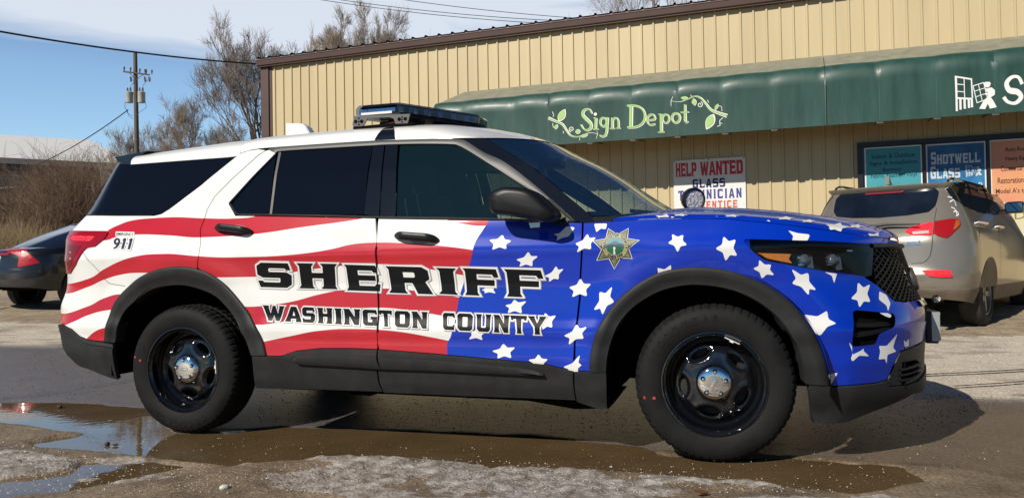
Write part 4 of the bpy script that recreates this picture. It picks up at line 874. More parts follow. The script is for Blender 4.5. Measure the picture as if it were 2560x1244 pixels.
MI=[(690,384),(703,379),(825,371),(931,365),(963,363),(1050,361),(1127,362),(1147,366),(1179,383.5),(1230,416),(1300,461),(1367,501.5),(1404,531),(1428,552)]
strip_sz('door_frame_trim',spline(O(MO),5),spline(O(MI),5),[(0,-.012),(.03,.004),(.5,.008),(.93,.004),(1,-.012)],TRIM,110)
bo=O([(575,511),(590,537),(800,541),(944,544.6),(1114.5,547.3),(1300,550.5),(1430,554.5)]); bi2=O([(578,509),(592,534.3),(800,536.5),(944,540.5),(1114.5,542.8),(1300,547),(1428,551)])
strip_sz('belt_moulding',bo,bi2,[(0,-.01),(.1,.004),(.6,.007),(.9,.004),(1,-.01)],TRIM,90)
strip_sz('window_surround',O([(692,380),(571.5,507),(573,513),(588,538.5)]),O([(694,383),(577,508.5),(578.5,512.5),(592,535)]),[(0,-.008),(.1,.003),(.9,.003),(1,-.008)],GLOSSK,40)
WE=[(1220.6,348),(1254,371),(1309,403),(1357,438),(1421.5,490),(1457,519),(1480,540)]   # near edge of the windscreen
ap=O([(1150,346.5),(1208,345),(1219,348.5),(1253,371.5),(1308,404),(1356,439),(1420.5,491),(1456,520),(1479,541),(1486,556.5),(1459,557),(1436,549.5),(1385,502.5),(1327,452.5),(1263,405),(1213,382),(1168,353.5)])
panel('windscreen_pillar',ap,GLOSSK,.0,.012,.03)
# ---------------------------------------------------------------- roof, windscreen, bonnet
def cross_loft(name,edge3,bow,crown,pw,m,ny=25,xshift=True,thick=0):
    """edge3: near edge points; section spans to the mirrored far edge"""
    V=[];n=len(edge3); v=np.sin(np.linspace(-1,1,ny)*math.pi/2)
    for j,((x,y,z),b,c) in enumerate(zip(edge3,bow,crown)):
        for t in v:
            if pw is None: f=1-t*t
            elif pw<0: k=min(1.,max(0.,(x+.05)/.36)); f=(1-k)*(1-abs(t)**-pw)**(-1/pw)+k*(1-t*t)
            else: f=(1-abs(t)**pw)**(1/pw)
            V.append((x+b*(1-t*t),abs(y)*t,z+c*f))
    I=np.arange(n*ny).reshape(n,ny); F=np.stack([I[:-1,:-1],I[1:,:-1],I[1:,1:],I[:-1,1:]],-1).reshape(-1,4)
    o=mkobj(name,V,F,m,suv,True); return o
DR=[(327,411),(400,405.5),(500,398),(587,391),(603,382.5),(620,376.5),(646,371.5),(691,367.3),(760,362.5),(825,358),(934,351.5),(1020,348.7),(1114,346),(1170,344.8),(1214,344.5)]
dr=O(DR); dr=spline(dr,5); D3=B(dr[:,0],dr[:,1])
ZT=np.interp(D3[:,0],[-2.2,-2.08,-1.7,-1.41,-1.0,-.57,-.14,0.,.1,.2,.27,.33],[1.732,1.750,1.782,1.804,1.816,1.826,1.820,1.806,1.790,1.760,1.730,1.694])
D3i=D3.copy()
roofcr=np.maximum(ZT-D3[:,2],.03); rbow=.235*np.clip((D3[:,0]+.55)/.88,0,1)**1.5-.10*np.clip((-1.7-D3[:,0])/.4,0,1)**2
roof=cross_loft('roof',D3,rbow,roofcr,-2.5,WHITEP,41)
# black band of the light-bar strap on the roof side
def bvh_of(*obs):
    V=[];T=[]
    for o in obs:
        b=len(V); V+=[v.co[:] for v in o.data.vertices]; T+=[tuple(i+b for i in p.vertices) for p in o.data.polygons]
    return BVHTree.FromPolygons(V,T)
def decal_hit(name,loops_px,bvh,off,m,parent,step=7.,th=0.):
    V2,T=tri2d([np.asarray(l,float) for l in loops_px],step); V=[];ok=[]
    for p in V2:
        d=ray(*p); h,n,_,_=bvh.ray_cast(Vector(CAM),Vector(d).normalized())
        if h is None: V.append((0,0,0)); ok.append(False); continue
        if n.dot(Vector(d))>0: n=-n
        V.append(tuple(h+n*off)); ok.append(True)
    F=[tuple(map(int,t)) for t in T if all(ok[i] for i in t)]
    P=np.array(V); 
    F=[f for f in F if max(np.linalg.norm(P[f[i]]-P[f[(i+1)%3]]) for i in range(3))<.22]
    u=sorted({i for f in F for i in f}); ix={k:i for i,k in enumerate(u)}
    o=mkobj(name,P[u],[tuple(ix[i] for i in f) for f in F],m,parent,True); return o
rb_=bvh_of(roof)
decal_hit('roof_black_patch',[[(936,350),(946,336),(957,324),(964,321),(984,319.5),(986,330),(987.5,347.5)]],rb_,.005,GLOSSK,suv,3.)
strip_sz('roof_drip_seal',O([(693,367.6),(825,358.3),(934,351.8),(1114,346.3),(1170,344.8),(1212,344.8)]),O([(693,368.6),(825,359.6),(934,353.4),(1114,347.6),(1168,346.2),(1212,347)]),[(0,.001),(.5,.004),(1,.001)],MATK,60)
# spoiler
sp_px=[(286.5,393),(305,389.5),(325,385),(345,381.5),(366,377.5),(350,391),(329,411.5),(312,409.5),(296,405.5)]
sp=[on_y(x,y,-.69)[[0,2]] for x,y in sp_px]; mb=MB(); V=[];ny=21
for j in range(ny):
    t=-1+2*j/(ny-1); k=1-.10*(1-abs(t)**6); 
    for x,z in sp: V.append((x-.10*(1-t*t),.69*t,z+.045*(1-t*t)))
n=len(sp); F=[(j*n+i,j*n+(i+1)%n,(j+1)*n+(i+1)%n,(j+1)*n+i) for j in range(ny-1) for i in range(n)]+[tuple(range(n)),tuple((ny-1)*n+i for i in range(n))]
mb.add(V,F); mb.build('roof_spoiler',GLOSSK,suv,True,30)
# windscreen
we=spline(O(WE),6); W3=B(we[:,0],we[:,1]); tt=np.linspace(0,1,len(W3))
wbow=.235+.155*tt; wcr=.043*(1-tt)+.03*tt
ws=cross_loft('windscreen',W3,wbow,wcr,None,WGLASS,41)
# bonnet from shoulder to shoulder
H3=B(sho[:,0],sho[:,1]); keep=np.r_[True,np.diff(H3[:,0])>.002]; H3=H3[keep][:-1]; H3=H3[H3[:,0]>1.025]
zc_=np.interp(H3[:,0],[.9,1.112,1.292,1.525,1.752,1.979,2.234,2.402,2.46],[1.235,1.245,1.252,1.240,1.221,1.198,1.158,1.112,1.085])
H3=H3+np.array([0,0,.003]); cr=np.maximum(zc_-H3[:,2],.012)*1.0; xx=H3[:,0]
hbow=np.interp(xx,[1.02,1.2,1.6,2.0,2.5],[.27,.22,.12,.03,.0])
v=np.sin(np.linspace(-1,1,57)*math.pi/2); V=[]
for (x,y,z),b,c in zip(H3,hbow,cr):
    for t in v:
        a=abs(t); rnd=.016*(1-a**30)**.5; yl=a*abs(y); cz=.010*math.exp(-((yl-.50)/.05)**2)
        V.append((x+b*(1-t*t),abs(y)*t,z-.016*0+rnd+(c-.016)*(1-a**2.6)+cz*min(1,abs(y)/.6)))
I=np.arange(len(V)).reshape(len(H3),57); F=np.stack([I[:-1,:-1],I[1:,:-1],I[1:,1:],I[:-1,1:]],-1).reshape(-1,4)
bonnet=mkobj('bonnet',V,F,BLUEM,suv,True)
# cowl between windscreen and bonnet
V=[];a0=W3[-1];b0=H3[0]
for t in v:
    V+=[(a0[0]+.39*(1-t*t),abs(a0[1])*t,a0[2]+.03*(1-t*t)-.004),(b0[0]+.012+.27*(1-t*t),abs(b0[1])*t*.995,b0[2]+.006+cr[0]*(1-t*t)-.006)]
mkobj('cowl_panel',V,[(2*i,2*i+2,2*i+3,2*i+1) for i in range(56)],CLADD,suv,True)
mb=MB(); mb.tube([on_y(1503,549,-.72),on_y(1545,542,-.55),on_y(1600,534,-.25)],[.014,.012,.009],6); mb.tube([on_y(1508,552,-.74),on_y(1560,548,-.62),on_y(1596,543,-.55)],[.018,.016,.012],6); mb.build('wiper',CLADD,suv,True)
# ---------------------------------------------------------------- grille
GB=MB(); gl=np.concatenate([gr,[[SE_F,grz1],[SE_F,grz0]]])
panel('grille_backing',[gl],MATK,-.03,0,.03)
p_=.031; gs0,gs1=2.30,SE_F
def grille_bar(pts):
    pts=np.array(pts); k=inside(pts,[gl]); run=[]
    for p,i in zip(list(pts)+[None],list(k)+[False]):
        if i: run.append(p)
        else:
            if len(run)>1:
                q=np.array(run); P=B(q[:,0],q[:,1])+Bn(q[:,0],q[:,1])*(-.004); GB.tube(P,.0033,4,False)
            run=[]
for c in np.arange(-.6,.9,p_):
    s=np.linspace(gs0,gs1,60); grille_bar(np.stack([s,.75+(s-2.3)*.62+c],1)); grille_bar(np.stack([s,.75-(s-2.3)*.62+c+.3],1))
o=GB.build('grille_mesh',CLADD,suv); mirror(o)
strip_sz('grille_lip',np.array([[2.33,grz0+.004],[2.5,grz0+.004],[2.8,grz0+.004],[SE_F,grz0+.004]]),np.array([[2.33,grz0-.022],[2.5,grz0-.022],[2.8,grz0-.022],[SE_F,grz0-.022]]),[(0,0),(.2,.014),(.8,.016),(1,.0)],CLADD,40)
mb=MB(); q=S([(2282,697)])[0]; P=B(*q); nn=Bn(*q); R=Vector(nn).to_track_quat('Z','Y').to_matrix()
em=MB(); em.lathe([(0,.02),(.055,.016),(.062,.006),(.062,-.01)],(0,0,0),'z',28); em.V=[tuple(R@Vector((x*1.25 if 0 else x,y,z_))+Vector(P)) for x,y,z_ in em.V]; em.build('grille_badge',TRIM,suv,True)
# bumper slot and licence plate bracket
strip_sz('bumper_bar',np.array([[2.62,.745],[2.8,.742],[SE_F,.742]]),np.array([[2.64,.712],[2.8,.71],[SE_F,.71]]),[(0,.0),(.1,.010),(.9,.012),(1,.0)],mat('bright_wrap',(.55,.53,.52),.1,metal=.6,coat=.8),40)
panel('bumper_slot',slot*np.array([1,1]),MATK,.002,.004,.03,False)
mb=MB(); mb.box((2.615,0,.585),(.06,.32,.17),bev=.006); mb.build('plate_bracket',CLADD,suv)
mb=MB(); mb.box((2.650,0,.59),(.006,.31,.155),bev=.003)
for y in (-.14,.14):
    for z in (.525,.655): mb.lathe([(0,.008),(.008,.006),(.008,0)],(2.652,y,z),'x',8)
mb.box((2.632,-.158,.59),(.04,.006,.155)); mb.build('number_plate',mat('plate_metal',(.42,.43,.42),.35,metal=.4,var=.1),suv)
# bumper side intake: recessed blades
panel('bumper_intake',[bi*1.0],MATK,-.055,0,.03)
for i in range(2):
    a=O([(2131,800+i*34),(2190,802+i*24),(2236,799+i*12)]); strip_sz('intake_fin',spline(a,5),spline(a-[0,.03],5),[(0,-.05),(.15,-.026),(.85,-.022),(1,-.05)],MATK2,20,False)
# ---------------------------------------------------------------- lamps
HLG=tinted_glass('headlamp_lens',(.72,.78,.84),1.2)
panel('headlamp_housing',[hl],mat('headlamp_dark',(.006,.007,.009),.18,coat=.6),-.045,0,.03)
hlo=panel('headlamp',[hl],HLG,.004,.0,.03)
strip_sz('headlamp_rim',np.r_[hl,hl[:1]],np.r_[hl,hl[:1]]+0,[(0,.006),(0,-.05)],GLOSSK,120)
amb=O([(1897,632),(1980,634.5),(1974,646),(1983,657.5),(1920,646)]); ao=panel('turn_lamp',[amb],mat('amber_lens',(.95,.26,.012),.12,coat=1,spec=.6,bump=.4,bscale=90),-.012,.03,.02,False,hlo)
for cx in (2012,2085):
    for k,(dx,dy,w_,h_) in enumerate(((-14,-6,34,5),(-12,12,32,4),(12,-4,16,20),(14,14,16,14))):
        q=round_poly(O([(cx+dx,647+dy-(cx-2012)*-.03),(cx+dx+w_*.8,645+dy),(cx+dx+w_,645+dy+h_),(cx+dx+2,648+dy+h_)]),.006)
        panel('lamp_projector',[q],CHROME if k<2 else mat('projector_lens',(.10,.13,.16),.05,coat=1),-.025,.01,.02,False,hlo)
    q=S([(cx+8,650)])[0]; P=B(*q)-Bn(*q)*.03; em=MB(); R=Vector(Bn(*q)).to_track_quat('Z','Y').to_matrix(); em.lathe([(0,.016),(.016,.013),(.026,.004),(.03,-.006),(.034,-.006),(.036,.0),(.036,-.012)],(0,0,0),'z',20); em.V=[tuple(R@Vector(c)+Vector(P)) for c in em.V]; em.build('lamp_reflector',mat('lamp_glass',(.2,.22,.25),.05,metal=.5,coat=1),hlo,True)
strip_sz('running_lamp',O([(2122,624),(2136,625)]),O([(2122,627),(2136,628)]),[(0,-.012),(1,-.012)],CHROME,6,False,hlo)
REDL=mat('red_lens',(.30,.004,.012),.15,coat=.35,spec=.3,bump=.25,bscale=60); REDB=mat('red_reflector',(.80,.014,.035),.2,coat=.3,spec=.3,bump=.7,bscale=110)
tl=np.concatenate([O([(180,577),(200,577.5),(268,578),(271,580),(270,585),(262.6,596),(238.5,615.6),(219,619),(209.6,627.7),(200,642),(190,661),(178,682)]),[[-2.62,.95],[-2.72,.98],[-2.75,1.2],[-2.6,1.226]]])
to=panel('tail_lamp',[tl],REDL,.007,.016,.025)
panel('brake_lens',[O([(183,590),(236,590.5),(239,593),(228,603),(186,602),(180,596)])],REDB,.0085,.003,.02,False,to)
panel('lower_lens',[O([(171,611),(206,614),(197,628),(180,664),(174,674)])],mat('deep_red_lens',(.16,.005,.004),.2,coat=.3,spec=.3,bump=.5,bscale=80),.0085,.003,.02,False,to)
for y in (631,646): panel('amber_reflector',[O([(177,y-1),(181,y-1),(181,y+1.5),(177,y+1.5)])],mat('amber_spark',(.9,.25,.03),.1,coat=1),.0095,.002,.02,False,to)
LINE=mat('panel_gap_line',(.05,.05,.05),.6)
def line_px(name,px,wd,m,off=.0012,both=False):
    q=spline(O(px),5); return panel(name,[ribbon(q,wd)],m,off,0,.03,both)
line_px('bumper_seam',[(207.7,630),(246,676),(265,700.5),(277,708.5),(313,714.5)],.003,LINE)
# ---------------------------------------------------------------- wrap decals
def star_px(tips,k=.60,r=.018):
    T=O(tips); c=T.mean(0); o=[]
    for i in range(len(T)):
        o+= [T[i],c+((T[i]+T[(i+1)%len(T)])/2-c)*k]
    m=len(o); R_=[r if i%2==0 else r*.5 for i in range(m)]
    return round_poly(np.array(o),R_,4)
def z_(ox,oy,sc): return lambda L:[(ox+x/sc,oy+y/sc) for x,y in L]
a5=z_(1100,300,3.11);a4=z_(600,600,2.488);a6=z_(1400,500,2.488)
stars=[a5([(488,886),(562,938),(520,1006),(402,1012),(378,930)]),a5([(1148,880),(1220,908),(1180,1008),(1060,1034),(1048,962)]),a5([(688,1018),(770,1055),(722,1140),(614,1142),(588,1084)]),
 a5([(1800,882),(1896,888),(1926,972),(1848,1034),(1768,956)]),a5([(2202,898),(2304,924),(2316,1058),(2220,1102),(2134,998)]),
 a5([(905,1130),(968,1152),(925,1240),(845,1260),(806,1214)]),a4([(2118,232),(2190,270),(2162,352),(2062,358),(2042,292)]),a4([(1705,366),(1788,376),(1757,458),(1662,456),(1646,404)]),
 a4([(1895,446),(1972,464),(1945,546),(1880,560),(1850,510)]),a4([(1470,548),(1527,572),(1512,622),(1420,618),(1432,560)]),a4([(1638,638),(1718,664),(1692,735),(1600,738),(1562,688)]),
 a4([(2095,520),(2164,536),(2142,612),(2042,654),(2010,594)]),a4([(1858,704),(1921,738),(1895,800),(1830,800),(1788,742)]),a4([(2118,708),(2128,775),(2105,830),(2040,830),(2006,788)]),
 a4([(1520,286),(1592,284),(1594,332),(1520,330),(1500,310)]),a6([(328,532),(342,632),(264,718),(206,686),(244,566)]),a6([(1236,366),(1316,398),(1338,468),(1254,492),(1196,424)]),
 a6([(1436,424),(1546,448),(1598,562),(1548,596),(1438,518)]),a6([(1650,440),(1720,455),(1705,516),(1690,470),(1645,452)]),a6([(1850,506),(1930,520),(1934,636),(1860,672),(1804,614)]),
 a6([(1790,1160),(1728,1072),(1680,1148),(1640,1140),(1650,1080)]),a6([(692,402),(690,470),(610,470),(604,420),(650,432)]),a6([(1660,686),(1720,766),(1614,842),(1530,800),(1510,706)])]
for i,tp in enumerate(stars):
    if i==18: q=round_poly(O(a6([(1644,447),(1722,457),(1704,516),(1690,470)])),.006)
    elif i==20: q=round_poly(O(a6([(1670,1080),(1728,1072),(1682,1148)])),.006)
    elif i==21: q=round_poly(O(a6([(606,420),(650,430),(690,401),(692,432),(612,465)])),.006)
    elif i==22: q=round_poly(O(a6([(1514,710),(1600,722),(1660,686),(1668,738),(1720,766),(1662,786),(1618,842),(1590,830)])),.01)
    else: q=star_px(tp)
    panel('star_decal',[q],STARW,.0016,0,.02,False)
for L_ in (a5([(885,886),(930,880),(985,825),(1050,836),(1000,905),(960,913),(905,937),(918,905)]),a5([(1198,806),(1300,804),(1290,850),(1252,842),(1216,874)]),
           a6([(1796,882),(1815,905),(1818,960),(1870,935),(1890,920),(1885,935),(1922,970),(1860,965),(1818,1002),(1808,985),(1820,950)]),a6([(2098,828),(2070,915),(2090,940),(2035,960),(2030,1018),(2020,985),(1980,990),(1990,940),(1982,905),(2030,905)]),
           a6([(1984,566),(2030,590),(2054,640),(2038,692),(2030,655),(1982,618)]),a6([(2137,865),(2148,884),(2166,858),(2170,905),(2140,912)]),a6([(1985,700),(2040,702),(2062,716),(2052,732),(2020,720)])):
    panel('star_decal',[round_poly(O(L_),.008)],STARW,.0016,0,.02,False)
hb_=bvh_of(bonnet)
for cx,cy,w_,h_,rot in ((1661,544,50,17,.2),(1593,560,50,11,.1),(1727.6,560,52,11,.3),(1788,549,52,17,.15),(1864,572.5,52,20,.2),(1914.5,559,52,17,.3),(1963,546,50,9,.1),(2055,581,46,19,.4),(2091,568,64,22,.3),(2185,592,44,22,.5),(2020,553,40,8,.2),(2140,566,40,10,.3),(1701,538,40,6,.2),(1830,540,44,6,.2),(2225,596,22,16,.3)):
    a=np.arange(10)*math.pi/5+rot; r=np.where(np.arange(10)%2==0,1,.5); L_=np.stack([cx+w_/2*1.05*r*np.sin(a),cy-h_/2*1.1*r*np.cos(a)],1)
    decal_hit('star_decal',[round_poly(L_,3.)],hb_,.0022,STARW,suv,5.)
panel('star_decal',[round_poly(O([(1970,576),(1995,583),(2020,585.5),(2024,588),(2019,601),(1980,601),(1983,590)]),.006)],STARW,.0016,0,.02,False)
# ---- lettering
INK=mat('black_vinyl',(.004,.0045,.006),.35,spec=.15,coat=.25); EDGE=mat('grey_vinyl',(.42,.43,.45),.4)
def door_text(chars,boxes,grow_w,grow_e):
    lw,le,lk=[],[],[]
    for ch,(tl_,tr_,br_,bl_) in zip(chars,boxes):
        q=O([tl_,tr_,br_,bl_])
        def mp2(p): u,v_=p[0]/100,p[1]/100; return (q[3]*(1-u)+q[2]*u)*(1-v_)+(q[0]*(1-u)+q[1]*u)*v_
        loops=[np.array([mp2(p) for p in L]) for L in GLY[ch]]; lk.append(loops); lw.append([grow(loops[0],grow_w)]); le.append([grow(loops[0],grow_e)])
    for nm,ls,of,m in (('lettering_edge',le,.0024,EDGE),('lettering_outline',lw,.0040,WHT),('lettering',lk,.0062,INK)):
        V=[];F=[];NV=[]
        for i,l in enumerate(ls):
            v_,f_,n_=mesh_sz(l,.018,of+(.0002*(i%2)),0); b=len(V); V+=list(v_);NV+=list(n_);F+=[tuple(int(k)+b for k in f) for f in f_]
        mkobj(nm,V,F,m,suv,normals=NV)
f4=lambda L:[(600+x/2.488,600+y/2.488) for x,y in L]
def bx(xl,xr,xbl,xbr,yt0,yt1,yb0,yb1): return f4([(xl,yt0),(xr,yt1),(xbr,yb1),(xbl,yb0)])
door_text('SHERIFF',[bx(102,322,120,324,137,143,290,296),bx(352,606,372,612,141,146,298,304),bx(648,858,668,880,150,157,311,318),bx(906,1172,930,1205,160,167,326,336),bx(1218,1345,1240,1362,170,174,333,339),bx(1385,1606,1402,1612,172,180,340,349),bx(1642,1886,1662,1888,178,186,349,358)],.0085,.0125)
xs_=[(140,282,155,270),(285,388,283,386),(388,468,390,466),(480,578,486,578),(586,636,592,640),(642,752,648,748),(762,856,768,856),(862,946,884,940),(962,1058,966,1056),(1066,1170,1072,1168),(1262,1342,1266,1338),(1352,1450,1355,1446),(1468,1566,1470,1562),(1576,1680,1580,1676),(1682,1786,1706,1772),(1790,1908,1812,1892)]
top_=lambda x:404+(x-140)*.0405; bot_=lambda x:498+(x-140)*.0500
for w_t,x_t in (('WASHINGTON',xs_[:10]),('COUNTY',xs_[10:])): door_text(w_t,[bx(a,b,c,d,top_(a),top_(b),bot_(c),bot_(d)) for a,b,c,d in x_t],.0058,.0085)
line_px('door_gap_line',[(941.5,615),(944,700),(946.5,761),(944.5,830)],.006,MATK,.006)
def sz_text(body,tl_,tr_,br_,bl_,off,m,bold=0.,shear=0.,name='lettering'):
    q=O([tl_,tr_,br_,bl_]); V,F=fit_text(body,0,1,0,1,bold,shear); u=V[:,:1];v_=V[:,1:]
    P=(q[3]*(1-u)+q[2]*u)*(1-v_)+(q[0]*(1-u)+q[1]*u)*v_; return mkobj(name,B(P[:,0],P[:,1])+Bn(P[:,0],P[:,1])*off,F,m,suv)
panel('decal_label',[round_poly(O([(290,578.5),(337,580),(336,591.5),(289,590)]),.006)],WHT,.0018,0,.03,False)
NAVY=mat('navy_vinyl',(.012,.02,.06),.35)
sz_text('EMERGENCY',(292,581),(335,582.3),(334,589.3),(291,588),.003,NAVY,.01)
def stroke_digits(grow_by,off,m,nm):
    a=np.linspace(0,2*math.pi,22,False); q=O([(287,594.5),(334.5,596),(329.5,623.5),(282.5,621.5)])
    mp=lambda L:np.array([(q[3]*(1-x)+q[2]*x)*(1-y)+(q[0]*(1-x)+q[1]*x)*y for x,y in L])
    ring=[mp(np.stack([.17+.17*np.cos(a),.68+.32*np.sin(a)],1)),mp(np.stack([.17+.065*np.cos(a),.69+.14*np.sin(a)],1))]
    tail=[mp([(.345,.66),(.335,.45),(.24,.16),(.13,.0),(.0,.0),(.13,.2),(.20,.40)])]
    one=lambda x:[mp([(x+.02,.80),(x+.10,1.),(x+.21,1.),(x+.16,.0),(x+.04,.0),(x+.085,.80)])]
    dot=lambda x:[mp([(x,.46),(x+.045,.46),(x+.042,.60),(x-.003,.60)])]
    for i,l in enumerate((ring,tail,one(.42),one(.76),dot(.385),dot(.70))):
        if grow_by: l=[grow(l[0],grow_by)]
        panel(nm,[*l],m,off+.0003*i,0,.03,False)
stroke_digits(.009,.0022,WHT,'lettering_outline'); stroke_digits(0,.0045,NAVY,'lettering')
# ---- sheriff star badge
a8=z_(1460,540,7.775); tips=a8([(470,235),(870,230),(1085,470),(945,830),(590,1035),(240,865),(160,480)])
def bpoly(k_,kin): 
    T=O(tips); c=T.mean(0); o=[]
    for i in range(7): o+=[c+(T[i]-c)*k_,c+((T[i]+T[(i+1)%7])/2-c)*kin]
    return np.array(o)
bc=O(a8([(605,582)]))[0]; br=np.hypot(*(O(a8([(860,582)]))[0]-bc))
def disc(r,a0=0,a1=2*math.pi,n=40): a=np.linspace(a0,a1,n,endpoint=a1-a0<6.2); return np.stack([bc[0]+r*br*np.cos(a),bc[1]+r*br*np.sin(a)],1)
GOLDV=mat('gold_vinyl',(.36,.33,.17),.4,var=.15,vscale=60); OLIVE=mat('olive_vinyl',(.045,.055,.025),.4,col2=(.30,.29,.17),vscale=75)
for i,(l,m) in enumerate(((bpoly(1,.66),mat('pale_vinyl',(.62,.66,.62),.4)),(bpoly(.95,.62),mat('dark_olive_vinyl',(.03,.035,.015),.4)),(bpoly(.86,.54),OLIVE),(disc(1.04),mat('dark_olive_rim',(.02,.025,.01),.4)),(disc(1.0),GOLDV),(disc(.68),mat('dark_ring',(.015,.03,.03),.4)),(disc(.655),mat('seal_sky',(.05,.25,.30),.4)))):
    panel('badge_layer',[l],m,.0018+.0005*i,0,.03,False)
U=lambda L:np.array([(bc[0]+x*br,bc[1]+y*br) for x,y in L])
panel('badge_scene',[U([(-.62,.12),(-.3,.22),(-.1,.36),(.1,.34),(.3,.2),(.62,.14),(.60,-.1),(-.62,-.1)])],mat('seal_mountain',(.02,.06,.10),.4),.0056,0,.03,False)
panel('badge_scene',[U([(-.6,-.08),(.0,-.02),(.62,.02),(.55,-.36),(.2,-.6),(-.3,-.58),(-.56,-.34)])],mat('seal_field',(.02,.13,.06),.4),.0060,0,.03,False)
panel('badge_scene',[U([(-.12,-.05),(.06,-.12),(-.02,-.3),(.02,-.6),(-.14,-.6),(-.12,-.3)])],WHT,.0064,0,.03,False)
def arc_text(body,r,a0,a1,h,m,inward=False,parent=None):
    V=[];F=[]
    for i,ch in enumerate(body):
        if ch==' ': continue
        v_,f_=fit_text(ch,-.5,.5,-.5,.5,.02); a=a0+(a1-a0)*i/(len(body)-1); wd=h*.62*(.45 if ch=='I' else 1)
        rad=np.array([math.cos(a),math.sin(a)]); tan=np.array([math.sin(a),-math.cos(a)])
        if inward: rad_,tan_=-rad,-tan
        else: rad_,tan_=rad,tan
        P=bc+br*(r*rad+(v_[:,1:]*h)*rad_+(v_[:,:1]*wd)*tan_); b=len(V); V+=list(B(P[:,0],P[:,1])+Bn(P[:,0],P[:,1])*.0058); F+=[tuple(k+b for k in f) for f in f_]
    mkobj('badge_lettering',V,F,m,suv)
arc_text('WASHINGTON COUNTY',.84,math.radians(188),math.radians(-8),.22,NAVY); arc_text('SHERIFF',.84,math.radians(232),math.radians(308),.26,NAVY,True)
# ---------------------------------------------------------------- handles, mirror, roof kit
def inflate(name,px,y0,secs,m,parent=None,smooth=True):
    """outline at plane y0, swept along y with scaled sections"""
    P=np.array([on_y(x,y,y0)[[0,2]] for x,y in px]); c=P.mean(0); V=[];n=len(P)
    for yy,sc,*sh in secs:
        dx,dz=(sh+[0,0])[:2]
        V+=[(c[0]+(p[0]-c[0])*sc+dx,yy,c[1]+(p[1]-c[1])*sc+dz) for p in P]
    k=len(secs); F=[(j*n+i,j*n+(i+1)%n,(j+1)*n+(i+1)%n,(j+1)*n+i) for j in range(k-1) for i in range(n)]+[tuple(range(n-1,-1,-1)),tuple((k-1)*n+i for i in range(n))]
    mb=MB(); mb.add(V,F); return mb.build(name,m,parent or suv,smooth,50)
HK=mat('handle_black',(.012,.0125,.014),.4,spec=.35,bump=.05,bscale=400)
for (xa,ya),(xb,yb),hh in (((541,571.5),(632,580.5),9.5),((989,590.5),(1097,600.5),9.8)):
    q=O([(xa,ya),(xb,yb)]); s0,s1=q[:,0];z0,z1=q[:,1]; V=[];n=10;kk=16; d=hh*.0023
    for j in range(kk+1):
        t=j/kk; s=s0+(s1-s0)*t; z=z0+(z1-z0)*t; env=min(1,(min(t,1-t)*9+.25))**.5; P=B(s,z); nn=Bn(s,z); up=np.array([0,0,1.])
        o_=.006+.034*min(1,min(t,1-t)*5)
        for i in range(n):
            a=2*math.pi*i/n; V.append(P+nn*(o_+.011*math.cos(a))+up*(d*.95*env*math.sin(a)))
    F=[(j*n+i,j*n+(i+1)%n,(j+1)*n+(i+1)%n,(j+1)*n+i) for j in range(kk) for i in range(n)]+[tuple(range(n)),tuple(kk*n+i for i in range(n))]
    mb=MB(); mb.add(V,F); mirror(mb.build('door_handle',HK,suv,True,50))
    cxm=(xa*.42+xb*.58); cym=(ya*.42+yb*.58)
    a=np.linspace(0,2*math.pi,24,False); q=O([(cxm+28*math.cos(t),cym+.5+(15.5)*math.sin(t)*(1.0 if math.sin(t)<0 else .85)) for t in a])
    panel('handle_shade',[q],mat('recess_shade',(.30,.02,.03) if xa<800 else (.42,.42,.42),.35,coat=.8),.0012,0,.02,False)  # flat disc, its darker colour paints the shade of the hand recess
mpx=spline([(1221,500),(1224,490),(1230,480),(1246,471.5),(1267,466.5),(1306,469),(1335,477),(1357,494),(1374,511),(1396,536),(1388,551),(1366,556),(1345,551),(1300,544),(1262,538.5),(1236,534.5),(1226,524)],4,True)
inflate('mirror_housing',mpx,-1.075,[(-.95,.62,.04,-.01),(-.975,.86,.02,0),(-1.01,.97,.005,0),(-1.05,1.0),(-1.09,.985),(-1.115,.93),(-1.13,.82),(-1.136,.6)],mat('mirror_black',(.007,.0075,.009),.38,spec=.35,bump=.06,bscale=500))
mirror(bpy.data.objects['mirror_housing'])
mb=MB(); mb.add([tuple(on_y(x,y,-1.06)) for x,y in ((1322,557),(1350,556),(1349,568),(1326,569))],[(0,1,2,3)]); mb.build('mirror_lamp',mat('lamp_clear',(.5,.55,.6),.1,metal=.4),suv)
line_px('mirror_base',[(1372,548),(1396,557),(1420,556)],.03,CLADD,.012)
P=on_y(1734,499,.82); sl_=empty('spot_root',P); bpy.data.objects.remove(sl_)
dirv=Vector((.45,-.86,-.10)).normalized(); R=dirv.to_track_quat('Z','Y').to_matrix()
def turned(name,prof,P,R,m,n=36,parent=None):
    em=MB(); em.lathe(prof,(0,0,0),'z',n); em.V=[tuple(R@Vector(c)+Vector(P)) for c in em.V]; return em.build(name,m,parent or suv,True,40)
spo=turned('spotlight',[(0,-.10),(.04,-.095),(.07,-.065),(.083,-.02),(.084,.012),(.078,.022),(.070,.018),(.068,.006)],P,R,mat('spot_black',(.012,.012,.013),.35))
turned('spotlight_lens',[(0,.012),(.068,.010)],P,R,mat('faceted_lens',(.10,.10,.10),.2,spec=.6,col2=(.85,.85,.83),vscale=55,bump=1.,bscale=60),36,spo)
mb=MB(); mb.tube([Vector(P)+Vector((0,.02,-.05)),Vector(P)+Vector((-.12,.05,-.10)),Vector(P)+Vector((-.45,.02,-.06))],.014,6); mb.build('spotlight_arm',CLADD,spo,True)
